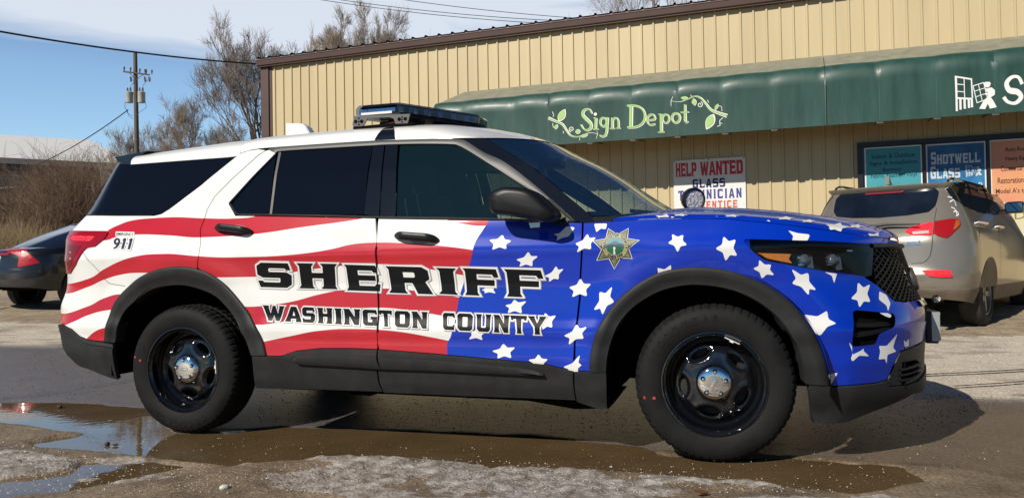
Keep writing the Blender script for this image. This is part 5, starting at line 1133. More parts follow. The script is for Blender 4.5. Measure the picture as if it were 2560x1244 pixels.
# antenna dome
a0,a1,a2=on_y(722,310,0),on_y(757,310,0),on_y(779,328,0); V=[];xa=a0[0];prof=[(xa,1.79),(xa,a0[2]),(a1[0]-.03,a1[2]),(a1[0]+.02,a1[2]-.005),(a2[0]-.02,a2[2]+.03),(a2[0]+.01,a2[2]-.02),(a2[0]+.02,1.79)]
for yy,k in ((-.045,.93),(-.035,1.),(.035,1.),(.045,.93)): V+=[(x*1-(x-(xa+a2[0])/2)*(1-k),yy,1.79+(z-1.79)*(1-(1-k)*.8)) for x,z in prof]
n=len(prof); F=[(j*n+i,j*n+(i+1)%n,(j+1)*n+(i+1)%n,(j+1)*n+i) for j in range(3) for i in range(n)]+[tuple(range(n)),tuple(3*n+i for i in range(n))]
mb=MB(); mb.add(V,F); mb.build('roof_antenna',WHITEP,suv)
# light bar: wings swept back from a forward apex
LBC=tinted_glass('lightbar_lens',(.60,.66,.75),1.8,.04); LBK=mat('lightbar_base',(.012,.013,.016),.35)
LBS=mat('lightbar_modules',(.02,.03,.07),.2,coat=.6)
def wing(y,top): # plan: front and rear x at lateral y
    t=abs(y)/.62; f=.06-.30*max(0,(t-.12)/.88)**1.1; return f
ysec=np.linspace(-.62,.62,41)
def bar(name,z0,z1,inset,m,ys=ysec,front=None,rear=None):
    V=[]
    for y in ys:
        f=wing(y,0)-inset; r=f-.30+inset*2-.0; c=.02
        V+=[(r,y,z0),(r,y,z1-c),(r+c,y,z1),(f-c,y,z1),(f,y,z1-c),(f,y,z0)]
    n=6;k=len(ys); F=[(j*n+i,j*n+(i+1)%n,(j+1)*n+(i+1)%n,(j+1)*n+i) for j in range(k-1) for i in range(n)]+[tuple(range(n)),tuple((k-1)*n+i for i in range(n))]
    mb=MB(); mb.add(V,F); return mb.build(name,m,lb,True,30)
lb=empty('light_bar',(0,0,0)); lb.parent=suv
bar('bar_base',1.838,1.858,.0,LBK); bar('bar_lens',1.859,1.918,.0,LBC); bar('bar_deck',1.905,1.916,.03,LBK)
mb=MB()
for i,y in enumerate(np.linspace(-.52,.52,12)):
    f=wing(y,0); mb.box((f-.045,y,1.882),(.03,.076,.036),Matrix.Rotation(-.45*np.sign(y)*(abs(y)>.08),3,'Z'),.004); mb.box((f-.26,y,1.882),(.03,.076,.036))
mb.build('light_module',LBS,lb)
mb=MB(); mb.box((-.50,-.595,1.882),(.055,.02,.03)); mb.box((-.41,-.60,1.885),(.12,.016,.034),None,.004); mb.box((-.32,-.60,1.885),(.06,.016,.03)); mb.build('end_light',CHROME,lb)
mb=MB(); mb.box((-.405,-.618,1.866),(.20,.006,.014)); mb.build('end_strip',WHT,lb)
pl=lambda L,y:[on_y(x,y_,y)[[0,2]] for x,y_ in L]
brk=[(887,291),(1026,285),(1019,312),(1014,313.5),(990,311),(985,297),(975,293.5),(920,296),(912,312),(906,316),(884,316.5),(882,312)]
for sgn in (-1,1):
    mb=MB(); mb.prism([(a,b) for a,b in pl(brk,-.63)],sgn*.628,sgn*.636); mb.build('mount_bracket',mat('bracket_grey',(.10,.10,.10),.5,metal=.5),lb)
hol=MB()
for x,y in ((889,304),(904,303.5),(897,296),(897,311),(897,304),(998,298),(1013,297),(1005,293),(1005,305),(1005,299)):
    q=on_y(x,y,-.637); hol.lathe([(0,-.0005),(.011 if y>296 and y<308 and x not in(897,1005) else .005,-.0005)],(q[0],-.6375,q[2]),'y',10)
hol.build('bracket_hole',MATK,lb)
mb=MB(); mb.lathe([(0,-.02),(.022,-.02),(.022,.02),(0,.02)],(-.37,-.50,1.815),'x',14); mb.V=[((x+.37)*3.2-.37,y,z) for x,y,z in mb.V]; mb.build('bar_strut',CHROME,lb,True)
mb=MB(); mb.tube([(-.33,-.56,1.83),(-.31,-.6,1.80),(-.36,-.61,1.79),(-.42,-.6,1.795)],.006,6); mb.tube([(-.28,-.56,1.84),(-.27,-.6,1.815),(-.33,-.61,1.80)],.005,6); mb.build('bar_cable',mat('cable_red',(.08,.01,.008),.5),lb)
for y in (-.45,-.15,.15,.45): mb=MB(); mb.box((wing(y,0)-.15,y,1.822),(.22,.05,.05)); mb.build('bar_foot',LBK,lb)
mb=MB(); V=[on_y(883,318,-.62),on_y(1047,311,-.62)]; mb.tube([(-.55,-.63,1.783),(-.37,-.63,1.787),(-.16,-.63,1.782)],.010,6); mb.build('bar_rail',MATK,lb)
# ---------------------------------------------------------------- wheels
TYRE=mat('tyre_rubber',(.0125,.0125,.013),.65,spec=.16,var=.35,vscale=7,bump=.05,bscale=90,rvar=.08); RIMK=mat('rim_black',(.005,.0055,.007),.07,coat=1,coatr=.02)
def tyre_mesh(mb_,n=300):
    pr=[(.238,.104),(.250,.114),(.262,.119),(.285,.1255),(.305,.1275),(.325,.1265),(.340,.121),(.350,.115),(.354,.1135),(.3645,.100),(.3725,.084),(.3765,.070),(.3765,.058),(.370,.057),(.370,.050),(.378,.049),(.3785,.012),(.370,.011),(.370,.004)]
    pr=pr+[(r,-h) for r,h in pr[::-1]]; V=[];m=len(pr)
    for k in range(n):
        a=2*math.pi*k/n
        for r,h in pr:
            if k%5==0 and r>.3640: r-= .006
            elif k%5==0 and .353<r<.3641: r-=.003
            V.append((r*math.cos(a),-h,r*math.sin(a)))
    F=[(k*m+i,k*m+i+1,((k+1)%n)*m+i+1,((k+1)%n)*m+i) for k in range(n) for i in range(m-1)]
    mb_.add(V,F)
def wheel(loc,first=False):
    hub=empty('wheel',loc); hub.parent=suv; return hub
w0=wheel((-1.5125,-.85,.374)); tb=MB(); tyre_mesh(tb); ty=tb.build('tyre',TYRE,w0,True,32)
mb=MB(); mb.lathe([(.252,-.113),(.249,-.118),(.243,-.119),(.240,-.112),(.236,-.104),(.229,-.099),(.226,-.09),(.222,-.05),(.216,-.022),(.205,-.012),(.196,-.020)],(0,0,0),'y',72); rim=mb.build('rim',RIMK,w0,True,28)
# pressed steel centre with five windows
th=np.linspace(0,2*math.pi,90,False); outer=np.stack([.197*np.cos(th),.197*np.sin(th)],1); holes=[]
for k in range(5):
    a=math.pi/2+k*2*math.pi/5+.62; t=np.linspace(0,2*math.pi,26,False); rr=.150+.021*np.sin(t); aa=a+.31*np.cos(t)*(1+.16*np.sin(t)); holes.append(np.stack([rr*np.cos(aa),rr*np.sin(aa)],1))
V2,T=tri2d([outer]+holes,.0065); r=np.hypot(V2[:,0],V2[:,1])
def disc_h(P):
    r=np.hypot(P[:,0],P[:,1]); h=np.interp(r,[0,.07,.095,.12,.15,.175,.19,.2],[.075,.075,.066,.060,.056,.042,.026,.020])
    dmin=np.full(len(P),9.)
    for H_ in holes: dmin=np.minimum(dmin,np.sqrt(((P[:,None]-H_[None])**2).sum(2)).min(1))
    return h-.010*np.exp(-(dmin/.009)**2)+.0025*np.exp(-((dmin-.022)/.012)**2)
h=disc_h(V2); V=[(a,-b,c) for (a,c),b in zip(V2,h)]; ed=rim_edges(T); F=[tuple(t) for t in T]; b=len(V); V+=[(v_[0],v_[1]+.03,v_[2]) for v_ in V[:b]]; F+=[(a,c,c+b,a+b) for a,c in ed if max(r[a],r[c])<.19]
mb=MB(); mb.add(V,F); mb.build('wheel_centre',RIMK,w0,True,50)
mb=MB(); mb.lathe([(0,-.098),(.037,-.0975),(.061,-.095),(.076,-.089),(.085,-.078),(.088,-.066)],(0,0,0),'y',40)
for k in range(5):
    a=math.pi/2+.1+k*2*math.pi/5; mb.lathe([(0,-.108),(.006,-.1075),(.0105,-.103),(.013,-.095),(.014,-.088)],(.055*math.cos(a),0,.055*math.sin(a)),'y',12)
mb.box((0,-.0985,0),(.044,.004,.017),None,.0018); mb.build('hub_cap',mat('hub_chrome',(.88,.88,.86),.05,metal=1.),w0,True,35)
mb=MB(); mb.lathe([(.06,.02),(.165,.02),(.165,.045),(.06,.045)],(0,0,0),'y',40); mb.box((-.10,.01,.10),(.10,.06,.12),Matrix.Rotation(.8,3,'Y'),.01); mb.lathe([(0,.0),(.215,.06),(.215,.10),(0,.10)],(0,0,0),'y',40); mb.build('brake_disc',mat('brake_steel',(.022,.020,.018),.6,metal=.2),w0,True,30)
def tyre_text(body,r,a0,a1,hh,rev=False):
    V=[];F=[]
    for i,ch in enumerate(body):
        v_,f_=fit_text(ch,-.5,.5,-.5,.5,.03); a=a0+(a1-a0)*i/(len(body)-1); rad=np.array([math.cos(a),math.sin(a)]);tan=np.array([-math.sin(a),math.cos(a)])*(1)
        P=r*rad+(v_[:,1:]*hh)*rad-(v_[:,:1]*hh*.8)*tan; b=len(V); V+=[(p[0],-.1287,p[1]) for p in P]; F+=[tuple(k+b for k in f) for f in f_]
    return V,F
V,F=tyre_text('GOODYEAR',.312,math.radians(300),math.radians(235),.034); mkobj('tyre_lettering',V,F,TYRE,w0)
mb=MB()
for r_,a in ((.335,168),(.292,170)): mb.lathe([(0,-.0),(.008,-.0)],(r_*math.cos(math.radians(a)),-.1288 if r_<.32 else -.1235,r_*math.sin(math.radians(a))),'y',10)
mb.build('paint_dot',mat('red_dot',(.38,.04,.03),.6),w0)
mb=MB(); mb.box((.222,-.1005,.02),(.004,.006,.075),Matrix.Rotation(-.05,3,'Y')); mb.box((.217,-.1005,.02),(.008,.005,.018)); mb.build('wheel_weight',mat('weight_white',(.72,.72,.72),.4),w0)
def copy_tree(o,parent=None,mz=None):
    c=o.copy(); COL.objects.link(c); c.parent=parent
    for ch in list(o.children): copy_tree(ch,c)
    return c
w1=copy_tree(w0,suv); w1.location=(1.5125,-.85,.374); w1.rotation_euler=(0,math.radians(-62),math.radians(3.))
for ch in w1.children:
    if ch.name.startswith('paint_dot'): ch.rotation_euler=(0,math.radians(38),0)
    if ch.name.startswith('tyre_lettering'): ch.rotation_euler=(0,math.radians(-150),0)
for x in (-1.5125,1.5125):
    c=copy_tree(w0,suv); c.location=(x,.85,.374); c.rotation_euler=(0,0,math.pi)
# wheel houses, floor and running gear
for x,s0 in ((-1.5125,1),(1.5125,1)):
    for sg in (-1,1):
        V=[];th=np.linspace(-.10,math.pi+.10,30)
        R_=.50 if x>0 else .49
        for yy in (-.965,-.50):
            V+=[(x+R_*math.cos(t)*1.05,sg*abs(yy),.38+R_*math.sin(t)*1.08) for t in th]
        n=30; F=[(i,i+1,i+1+n,i+n) for i in range(n-1)]+[tuple(n+i for i in range(n))]
        mkobj('wheel_house',V,F,MATK,suv,True)
mb=MB(); mb.box((0,0,.40),(1.98,1.74,.26)); mb.box((0,0,.62),(3.6,1.2,.3)); mb.box((2.15,0,.50),(.50,1.30,.34)); mb.box((-2.2,0,.52),(.5,1.2,.3)); mb.box((-1.5,0,.37),(.12,1.3,.10)); mb.box((1.5,0,.35),(.12,1.3,.10)); mb.build('floor_pan',MATK,suv)
mb=MB(); mb.prism([(-.55,.30),(-.50,.235),(-.38,.23),(-.33,.245),(.55,.235),(.80,.20),(.98,.21),(1.05,.30)],-.80,-.62); mb.tube([(-.9,-.3,.27),(.9,-.3,.25)],.05,8); mb.tube([(-.5,.35,.27),(.9,.35,.25)],.05,8); mb.box((.2,0,.25),(.9,.5,.10)); mb.build('underbody_shield',MATK,suv)
# ---------------------------------------------------------------- cabin
SEAT=mat('seat_cloth',(.012,.012,.013),.85); DASH=mat('dash_black',(.014,.014,.015),.6)
for y in (-.38,.38):
    st=empty('front_seat',(0,0,0)); st.parent=suv
    mb=MB(); mb.box((-.12,y,1.08),(.16,.46,.62),Matrix.Rotation(-.22,3,'Y'),.05); mb.build('seat_back',SEAT,st,True)
    mb=MB(); mb.box((.12,y,.80),(.52,.48,.14),None,.04); mb.build('seat_cushion',SEAT,st,True)
    mb=MB(); mb.box((-.22,y,1.475),(.10,.27,.20),Matrix.Rotation(-.15,3,'Y'),.04); mb.build('headrest',SEAT,st,True)
mb=MB(); mb.prism([(.55,.85),(.62,1.10),(.72,1.175),(1.0,1.195),(1.12,1.16),(1.1,.8)],-.84,.84); mb.box((.80,-.1,1.20),(.12,.26,.06),None,.02); mb.build('dashboard',DASH,suv)
mb=MB(); mb.lathe([(.175,-.013),(.188,0),(.175,.013),(.162,0)],(0,0,0),'z',28,True); mb.V=[tuple(Matrix.Rotation(-1.15,3,'Y')@Vector(c)+Vector((.42,.38,1.10))) for c in mb.V]; mb.build('steering_wheel',DASH,suv,True)
mb=MB(); mb.box((-.42,0,1.28),(.02,1.46,.80)); mb.build('cabin_partition',MATK,suv)
mb=MB(); mb.box((.46,-.05,1.545),(.03,.24,.07),Matrix.Rotation(.15,3,'Z'),.015); mb.box((.52,-.05,1.58),(.14,.16,.05),None,.02); mb.build('inside_mirror',DASH,suv)
mb=MB(); mb.prism([(-.41,1.70),(.30,1.665),(.28,1.64),(-.41,1.66)],-.70,.70); mb.build('headliner',DASH,suv)
# tailgate closes the body
mb=MB(); mb.box((-2.45,0,.95),(.06,1.2,.6)); mb.box((-2.2,0,1.5),(.04,1.2,.4)); mb.build('tailgate',GLOSSK,suv)

# ================================================================ OTHER CARS
def use_flank(**k):
    global FK
    FK=dict(k); FK['inv']=None
def car_frame(origin,heading):
    a=math.radians(heading); h=np.array([math.sin(a),math.cos(a),0]); l=np.array([-h[1],h[0],0]); return np.stack([h,l,[0,0,1]],1),np.array(origin,float)
def place_root(name,M,T,**k):
    e=empty(name,(0,0,0),**k); m=Matrix.Identity(4)
    for i in range(3):
        for j in range(3): m[i][j]=M[i,j]
        m[i][3]=T[i]
    e.matrix_world=m; return e
def joined(name,loops,m,off=0.,depth=.01,step=.05,parent=None):
    """a part that crosses the centre line: both halves in one mesh"""
    if not isinstance(loops,list): loops=[loops]
    V,F,NV=mesh_sz(loops,step,off,depth); n=len(V)
    V2=V*[1,-1,1]; F2=[tuple(i+n for i in f[::-1]) for f in F]
    return mkobj(name,np.concatenate([V,V2]),list(F)+F2,m,parent,normals=np.concatenate([NV,NV*[1,-1,1]])/np.maximum(np.linalg.norm(np.concatenate([NV,NV]),axis=1,keepdims=True),1e-9))
def body_outline(zlo,zhi,arches,r,cz):
    K=FK; a,b=K['x0r']-K['lr'],K['x0f']+K['lf']; o=[(a,zhi),(a,zlo+.12),(K['x0r']-.1,zlo)]
    for x in arches:
        th=np.linspace(math.pi,0,22); dz=zlo-cz; x0=math.sqrt(r*r-dz*dz) if r>abs(dz) else r
        o+= [(x-x0,zlo)]+[(x+r*math.cos(t),cz+r*math.sin(t)) for t in th if cz+r*math.sin(t)>zlo+.01]+[(x+x0,zlo)]
    o+=[(K['x0f']+.1,zlo),(b,zlo+.10),(b,zhi)]; return np.array(o)
def roof_cap(name,z,crown,m,parent,s0=None,s1=None,ny=17):
    K=FK; s=np.concatenate([np.linspace(K['x0r']-K['lr']*.98,K['x0r'],24),np.linspace(K['x0r'],K['x0f'],14)[1:],np.linspace(K['x0f'],K['x0f']+K['lf']*.98,24)[1:]])
    P=B(s,np.full_like(s,z)); k=np.r_[True,np.diff(P[:,0])>1e-4]; P=P[k]; t=np.linspace(-1,1,ny); L=P[-1,0]-P[0,0]
    V=[(x,abs(y)*u,z+crown*(1-u*u)**.6*min(1,((x-P[0,0])*(P[-1,0]-x)/(L*L/4)))**.35) for x,y,_ in P for u in t]
    I=np.arange(len(V)).reshape(-1,ny); F=np.stack([I[:-1,:-1],I[1:,:-1],I[1:,1:],I[:-1,1:]],-1).reshape(-1,4)
    return mkobj(name,V,F,m,parent,True)
def small_wheel(parent,x,y,r,wd,rimm,tyrem,spokes=5):
    hub=empty('wheel',(x,y,r-.01)); hub.parent=parent; sg=1 if y>0 else -1
    mb=MB(); h=wd/2; mb.lathe([(r*.62,h*.8),(r*.70,h),(r*.85,h*1.02),(r*.95,h*.85),(r,h*.55),(r,0),(r,-h*.55),(r*.95,-h*.85),(r*.7,-h),(r*.62,-h*.8)],(0,0,0),'y',48); mb.build('tyre',tyrem,hub,True,40)
    mb=MB(); mb.lathe([(0,.0),(r*.12,.012),(r*.16,.0)],(0,sg*h*.65,0),'y',16); mb.lathe([(r*.57,sg*h*.2),(r*.60,sg*h*.85),(r*.64,sg*h*.86),(r*.62,-sg*h*.8)],(0,0,0),'y',40)
    for k in range(spokes):
        a=2*math.pi*k/spokes; mb.box((r*.35*math.cos(a),sg*h*.62,r*.35*math.sin(a)),(r*.52,.025,r*.17),Matrix.Rotation(-a,3,'Y'),.006)
    mb.build('rim',rimm,hub,True,40)
    mb=MB(); mb.lathe([(0,0),(r*.58,0)],(0,sg*h*.1,0),'y',24); mb.build('brake_disc',MATK,hub); return hub
RUB2=mat('dusty_rubber',(.035,.032,.028),.8,var=.3,vscale=8)
# ---- tan sport utility car parked nose-in at the shop
ps=np.array(at_depth(2443,811,9.06)); hd=25.5; M_,_=car_frame((0,0,0),hd); T_=ps+M_@np.array([0,.80,0]); T_[2]=ps[2]-.005
zs=np.arange(0,2,.01)
def tab(L,sig=.03): return smooth_tab(L,sig)
hwt=tab([(.15,.80),(.3,.865),(.45,.925),(.62,.945),(.80,.955),(.93,.945),(1.04,.915),(1.12,.88),(1.3,.80),(1.5,.70),(1.6,.63),(1.9,.4)],.025)
use_flank(x0f=2.2,x0r=-.35,lf=1.7,lr=1.05,hw=hwt,nz=tab([(.2,3.5),(.4,3.62),(.7,3.60),(.88,3.5),(.97,3.2),(1.04,2.75),(1.1,2.62),(1.6,1.75),(1.8,1.5)]),tz=tab([(.2,-.72),(.3,-.82),(.42,-.93),(.5,-.96),(.60,-.965),(.66,-.93),(.8,-.915),(.98,-.90),(1.06,-.86),(1.2,-.77),(1.4,-.63),(1.5,-.55),(1.56,-.50),(1.6,-.48),(1.8,-.4)],.02),af=_arc(2.3),ar=_arc(2.7),taper=lambda x:1-.02*np.clip((x-1.4)/.8,0,1)**2,M=M_,T=T_,zmax=1.62)
TAN=mat('tan_metallic',(.27,.247,.208),.28,metal=.5,coat=.7,coatr=.06,var=.08,vscale=3); TAND=mat('dusty_lower_paint',(.20,.165,.12),.6,var=.3,vscale=4,bump=.05)
suv2=place_root('tan_suv',M_,T_,label='dusty tan sport utility car parked nose-in at the shop window',cat='car')
joined('body',body_outline(.30,1.60,(0.,2.70),.40,.36),TAN,0,.02,.05,suv2)
roof_cap('roof',1.598,.055,TAN,suv2)
lowo=body_outline(.27,.46,(0.,2.70),.415,.36); lowo[0,1]=lowo[-1,1]=.44; joined('lower_cladding',lowo,TAND,.006,.03,.05,suv2)
W_=O([(2338,515.5),(2321,530),(2269,538.5),(2215,543)]); wtop=O([(2215,471),(2299,466),(2335,468),(2347,479)])
rw=np.concatenate([[[FK['x0r']-FK['lr'],W_[-1,1]-.005]],W_[::-1],wtop[::-1],[[FK['x0r']-FK['lr'],wtop[0,1]+.01]]])
RG=mat('rear_dark_glass',(.007,.011,.020),.03,spec=.6,var=.5,vscale=2.5)
joined('rear_window',rw,RG,.004,.012,.05,suv2)
poly=O([(2232,480),(2308,477),(2306,520),(2231,522)]); panel('reflected_poster',[poly],mat('glass_reflection_teal',(.05,.17,.16),.1,coat=1),.0055,0,.05,False,suv2); bpy.data.objects.remove(bpy.data.objects['reflected_poster'])
sw=round_poly(O([(2362,473),(2384,456.5),(2405,455),(2436,461.5),(2464,473),(2484,497),(2500,522),(2496,536.5),(2470,535),(2449,533),(2412,517),(2384,499)]),.03)
panel('side_window',[sw],mat('side_glass',(.012,.013,.012),.03,spec=.7,coat=.4),.004,.01,.04,True,suv2)
strip_sz('window_bar',O([(2414,456),(2422,522)]),O([(2419,457),(2427,525)]),[(0,.005),(.5,.01),(1,.005)],MATK,14,True,suv2)
strip_sz('window_bar',O([(2453,468),(2470,534)]),O([(2457,469.5),(2474,535)]),[(0,.005),(.5,.01),(1,.005)],MATK,14,True,suv2)
t1=round_poly(O([(2261,578),(2278,567.5),(2305,560),(2333,554.5),(2332,587.5),(2278,588.5)]),.02); t2=round_poly(O([(2336,553.5),(2377,547),(2399,548.5),(2400.5,563),(2386,578),(2368,595),(2356.5,593.5),(2335,586.5)]),.02)
tlo=panel('tail_lamp',[t1],REDB,.010,.02,.03,True,suv2); tl2=panel('tail_lamp',[t2],mat('tail_red',(.33,.008,.010),.1,coat=1,bump=.5,bscale=60),.010,.02,.03,True,suv2)
panel('reverse_lens',[O([(2281,580),(2322,577),(2322,583),(2283,587)])],mat('clear_lens',(.55,.45,.45),.1,coat=1),.0125,.003,.03,False,tlo)
panel('amber_lens',[O([(2389,551),(2397,550.5),(2398,562),(2387,574),(2382,574)])],mat('dull_amber',(.35,.10,.02),.15,coat=1),.0125,.003,.03,False,tl2)
panel('reflector',[round_poly(O([(2303,676),(2374,675),(2381,692),(2352,693),(2322,690)]),.01)],REDB,.014,.02,.03,True,suv2)
LN2=mat('dark_seam',(.03,.027,.022),.7)
for l in ([(2278,659),(2307,656),(2321,645),(2327,632),(2332,590)],[(2334,586),(2336,553),(2341,520)],[(2278,590),(2240,592)],[(2451,560),(2448,590),(2452,610)],[(2496,545),(2499,600),(2500,690)]): panel('body_seam',[ribbon(spline(O(l),6),.006)],LN2,.0015,0,.04,True,suv2)
sp=FK; zsp=1.565; s=np.linspace(FK['x0r']-FK['lr'],-.5,30); P=B(s,np.full_like(s,zsp)); V=[];
for p,n in zip(P,Bn(s,np.full_like(s,zsp))): V+=[p+n*-.06+[0,0,.045],p+n*.05+[0,0,.022],p+n*.062+[0,0,.012],p+n*.052-[0,0,.002],p+n*.0-[0,0,.02]]
V=np.array(V);n=len(V); F=[(5*i+k,5*i+k+1,5*i+k+6,5*i+k+5) for i in range(29) for k in range(4)]; F+= [tuple(a+n for a in f[::-1]) for f in F]
mb=MB(); mb.add(np.concatenate([V,V*[1,-1,1]]),F); mb.build('roof_spoiler',TAN,suv2,True,40)
mb=MB(); mb.box((-.535,0,1.535),(.03,.42,.022),None,.006); mb.build('brake_lamp',mat('high_brake_lamp',(.24,.01,.02),.2,coat=1),suv2)
for sg in (-1,1):
    s=np.linspace(-.42,1.55,24); P=B(s,np.full_like(s,1.58)); mb=MB(); pts=[(p[0],p[1]*.97*-sg*1.0,1.60+.075*min(1,min(i,23-i)/2.5)**.6) for i,p in enumerate(P)]; mb.tube(pts,.015,8); mb.build('roof_rail',GLOSSK,suv2,True)
mb=MB(); mb.prism([(-.42,1.64),(-.30,1.64),(-.36,1.675),(-.395,1.735),(-.41,1.73)],-.022,.022); mb.build('roof_antenna',TAN,suv2)
mb=MB(); mb.tube([(-.90,.05,1.135),(-.87,-.12,1.155),(-.86,-.46,1.145)],[.02,.016,.008],8); mb.lathe([(0,-.03),(.035,-.03),(.03,.01),(0,.015)],(-.89,.05,1.125),'x',14); mb.build('rear_wiper',CLADD,suv2,True)
mb=MB(); em_=[(.066*math.cos(a),.034*math.sin(a)) for a in np.linspace(0,2*math.pi,28,False)]; inn=[(.054*math.cos(a),.025*math.sin(a)) for a in np.linspace(0,2*math.pi,28,False)]
V=[(-.935,y,1.00+z) for y,z in em_]+[(-.935,y,1.00+z) for y,z in inn]+[(-.905,y,1.00+z) for y,z in em_]; F=[(i,(i+1)%28,28+(i+1)%28,28+i) for i in range(28)]+[(i,56+i,56+(i+1)%28,(i+1)%28) for i in range(28)]; mb.add(V,F); mb.tube([(-.934,-.03,1.02),(-.934,-.012,.98)],.005,5); mb.tube([(-.934,.03,.98),(-.934,.012,1.02)],.005,5); mb.tube([(-.934,-.02,1.0),(-.934,.02,1.0)],.005,5); mb.build('tailgate_badge',CHROME,suv2)
q=O([(2267,604),(2301,601),(2301,606),(2267,609)]); V,F=fit_text('SANTA FE',0,1,0,1,.01); P=(q[3]*(1-V[:,:1])+q[2]*V[:,:1])*(1-V[:,1:])+(q[0]*(1-V[:,:1])+q[1]*V[:,:1])*V[:,1:]; mkobj('lettering',B(P[:,0],P[:,1])+Bn(P[:,0],P[:,1])*.004,F,CHROME,suv2)
panel('lettering_bar',[O([(2264,611.5),(2302,608.5),(2302,611.5),(2264,614.5)])],CHROME,.004,.002,.05,False,suv2)
# hand-lettered white decal down the rear pillar
scr=[[(2371,441),(2370,452),(2379,452),(2380,442),(2373,447)],[(2372,457),(2378,455),(2382,461),(2376,465),(2371,461)],[(2363,474),(2374,466),(2386,463)],[(2366,478),(2378,484),(2384,496)],[(2369,492),(2380,494)],[(2374,505),(2384,500),(2390,515)],[(2378,518),(2387,523),(2393,538)],[(2384,530),(2390,527),(2396,535),(2390,540)]]
for l in scr: panel('pillar_decal',[ribbon(spline(O(l),5),.012)],WHT,.003,0,.04,False,suv2)
for px_ in ((2437,558,2462,562),(2487,568,2502,571)):
    q=O([(px_[0],px_[1]),(px_[2],px_[3])]); P0,P1=B(*q[0])+Bn(*q[0])*.03,B(*q[1])+Bn(*q[1])*.03; mb=MB(); mb.tube([P0-Bn(*q[0])*.03,P0,P1,P1-Bn(*q[1])*.03],.013,8); mirror(mb.build('door_handle',CHROME,suv2,True))
mb=MB(); q=O([(2500,530)])[0]; P=B(*q); mb.box(P+np.array([.02,-.16,.05]),(.12,.22,.15),None,.045); mb.tube([P,P+np.array([.02,-.10,.0])],.03,6); mirror(mb.build('mirror_housing',GLOSSK,suv2,True))
mb=MB(); mb.box((-.045+P[0],P[1]-.16,P[2]+.05),(.006,.18,.11),None,.002); mb.build('mirror_glass',mat('mirror_glass',(.2,.3,.35),.03,metal=1),suv2)
mb=MB(); mb.tube([(-.80,-.62,.32),(-.93,-.62,.335)],.045,12); mb.build('exhaust_tip',CHROME,suv2,True)
SILV=mat('dull_alloy',(.30,.29,.27),.4,metal=.7)
for x in (0.,2.70):
    for y in (-.80,.80): small_wheel(suv2,x,y,.365,.24,SILV,RUB2,5)
mb=MB(); mb.box((1.4,0,.42),(3.7,1.5,.30)); mb.box((1.35,0,.30),(1.7,1.6,.1)); mb.build('floor_pan',MATK,suv2)
for x in (0.,2.7):
    mb=MB(); th=np.linspace(-.1,math.pi+.1,20); V=[(x+.41*math.cos(t),sg*.80,.36+.41*math.sin(t)) for sg in (-1,1) for t in th]; mb.add(V,[(i,i+1,i+21,i+20) for i in range(19)]); mb.build('wheel_house',MATK,suv2,True)
# ---- black saloon
C=np.array(at_depth(74,700,13.)); hd=13.; M_,_=car_frame((0,0,0),hd); T_=C+M_@np.array([.86,.86,0]); g_=at_depth(60,768,14.4)[2]; T_[2]=g_; M_=M_*np.array([1,1,1.09])
hwt=tab([(.15,.80),(.3,.87),(.5,.91),(.70,.915),(.86,.895),(.95,.86),(1.02,.78),(1.2,.68),(1.40,.56),(1.6,.4)],.025)
use_flank(x0f=2.4,x0r=-.35,lf=1.6,lr=1.05,hw=hwt,nz=tab([(.2,3.5),(.6,3.7),(.8,3.5),(.92,2.6),(1.0,2.3),(1.38,1.45),(1.6,1.2)]),tz=tab([(.2,-.85),(.35,-.98),(.5,-1.02),(.62,-1.02),(.66,-1.0),(.8,-.98),(.93,-.93),(.97,-.55),(1.02,-.30),(1.2,.20),(1.36,.62),(1.5,.9)],.012),af=_arc(2.3),ar=_arc(2.6),taper=lambda x:1.+0*x,M=M_,T=T_,zmax=1.40)
BLK=mat('black_car_paint',(.012,.013,.016),.28,coat=.9,coatr=.05,var=.3,vscale=3)
sed=place_root('black_sedan',M_,T_,label='black sedan with a lit red tail lamp, parked on the mud at far left',cat='car')
joined('body',body_outline(.30,.955,(0.,2.73),.36,.33),BLK,0,.02,.05,sed)
roof_cap('trunk_deck',.952,.035,BLK,sed)
ta=O([(57,618),(72,622),(101,657),(44,668),(49,640)])
tlp=panel('tail_lamp',[round_poly(ta,.02)],mat('sedan_red',(.42,.012,.018),.2,coat=.5,bump=.5,bscale=90),.006,.015,.03,True,sed); panel('lamp_glint',[O([(55,628),(66,630),(73,637),(60,642),(53,640)])],mat('painted_glint',(.8,.5,.42),.1,coat=1),.008,.002,.03,False,tlp)  # small pale patch paints a glint onto the tail lamp
a_=FK['x0r']-FK['lr']
joined('bumper',np.array([[a_,.64],[a_,.38],[-.95,.36],[-.45,.34],[-.42,.60],[-.9,.63]]),BLK,.02,.04,.05,sed)
joined('trunk_trim',np.array([[a_,.885],[a_,.845],[-1.12,.845],[-1.10,.885]]),mat('trunk_chrome',(.25,.02,.03),.2,coat=1),.012,.01,.05,sed)
joined('number_plate',np.array([[a_,.83],[a_,.69],[-1.25,.69],[-1.25,.83]]),mat('plate_white',(.6,.6,.58),.4),.006,.01,.05,sed)
for x in (0.,2.73):
    for y in (-.78,.78): small_wheel(sed,x,y,.325,.22,SILV,RUB2,7)
mb=MB(); mb.box((1.4,0,.42),(3.7,1.5,.26)); mb.tube([(-.9,.5,.28),(-1.0,.5,.28)],.035,10); mb.build('floor_pan',MATK,sed)
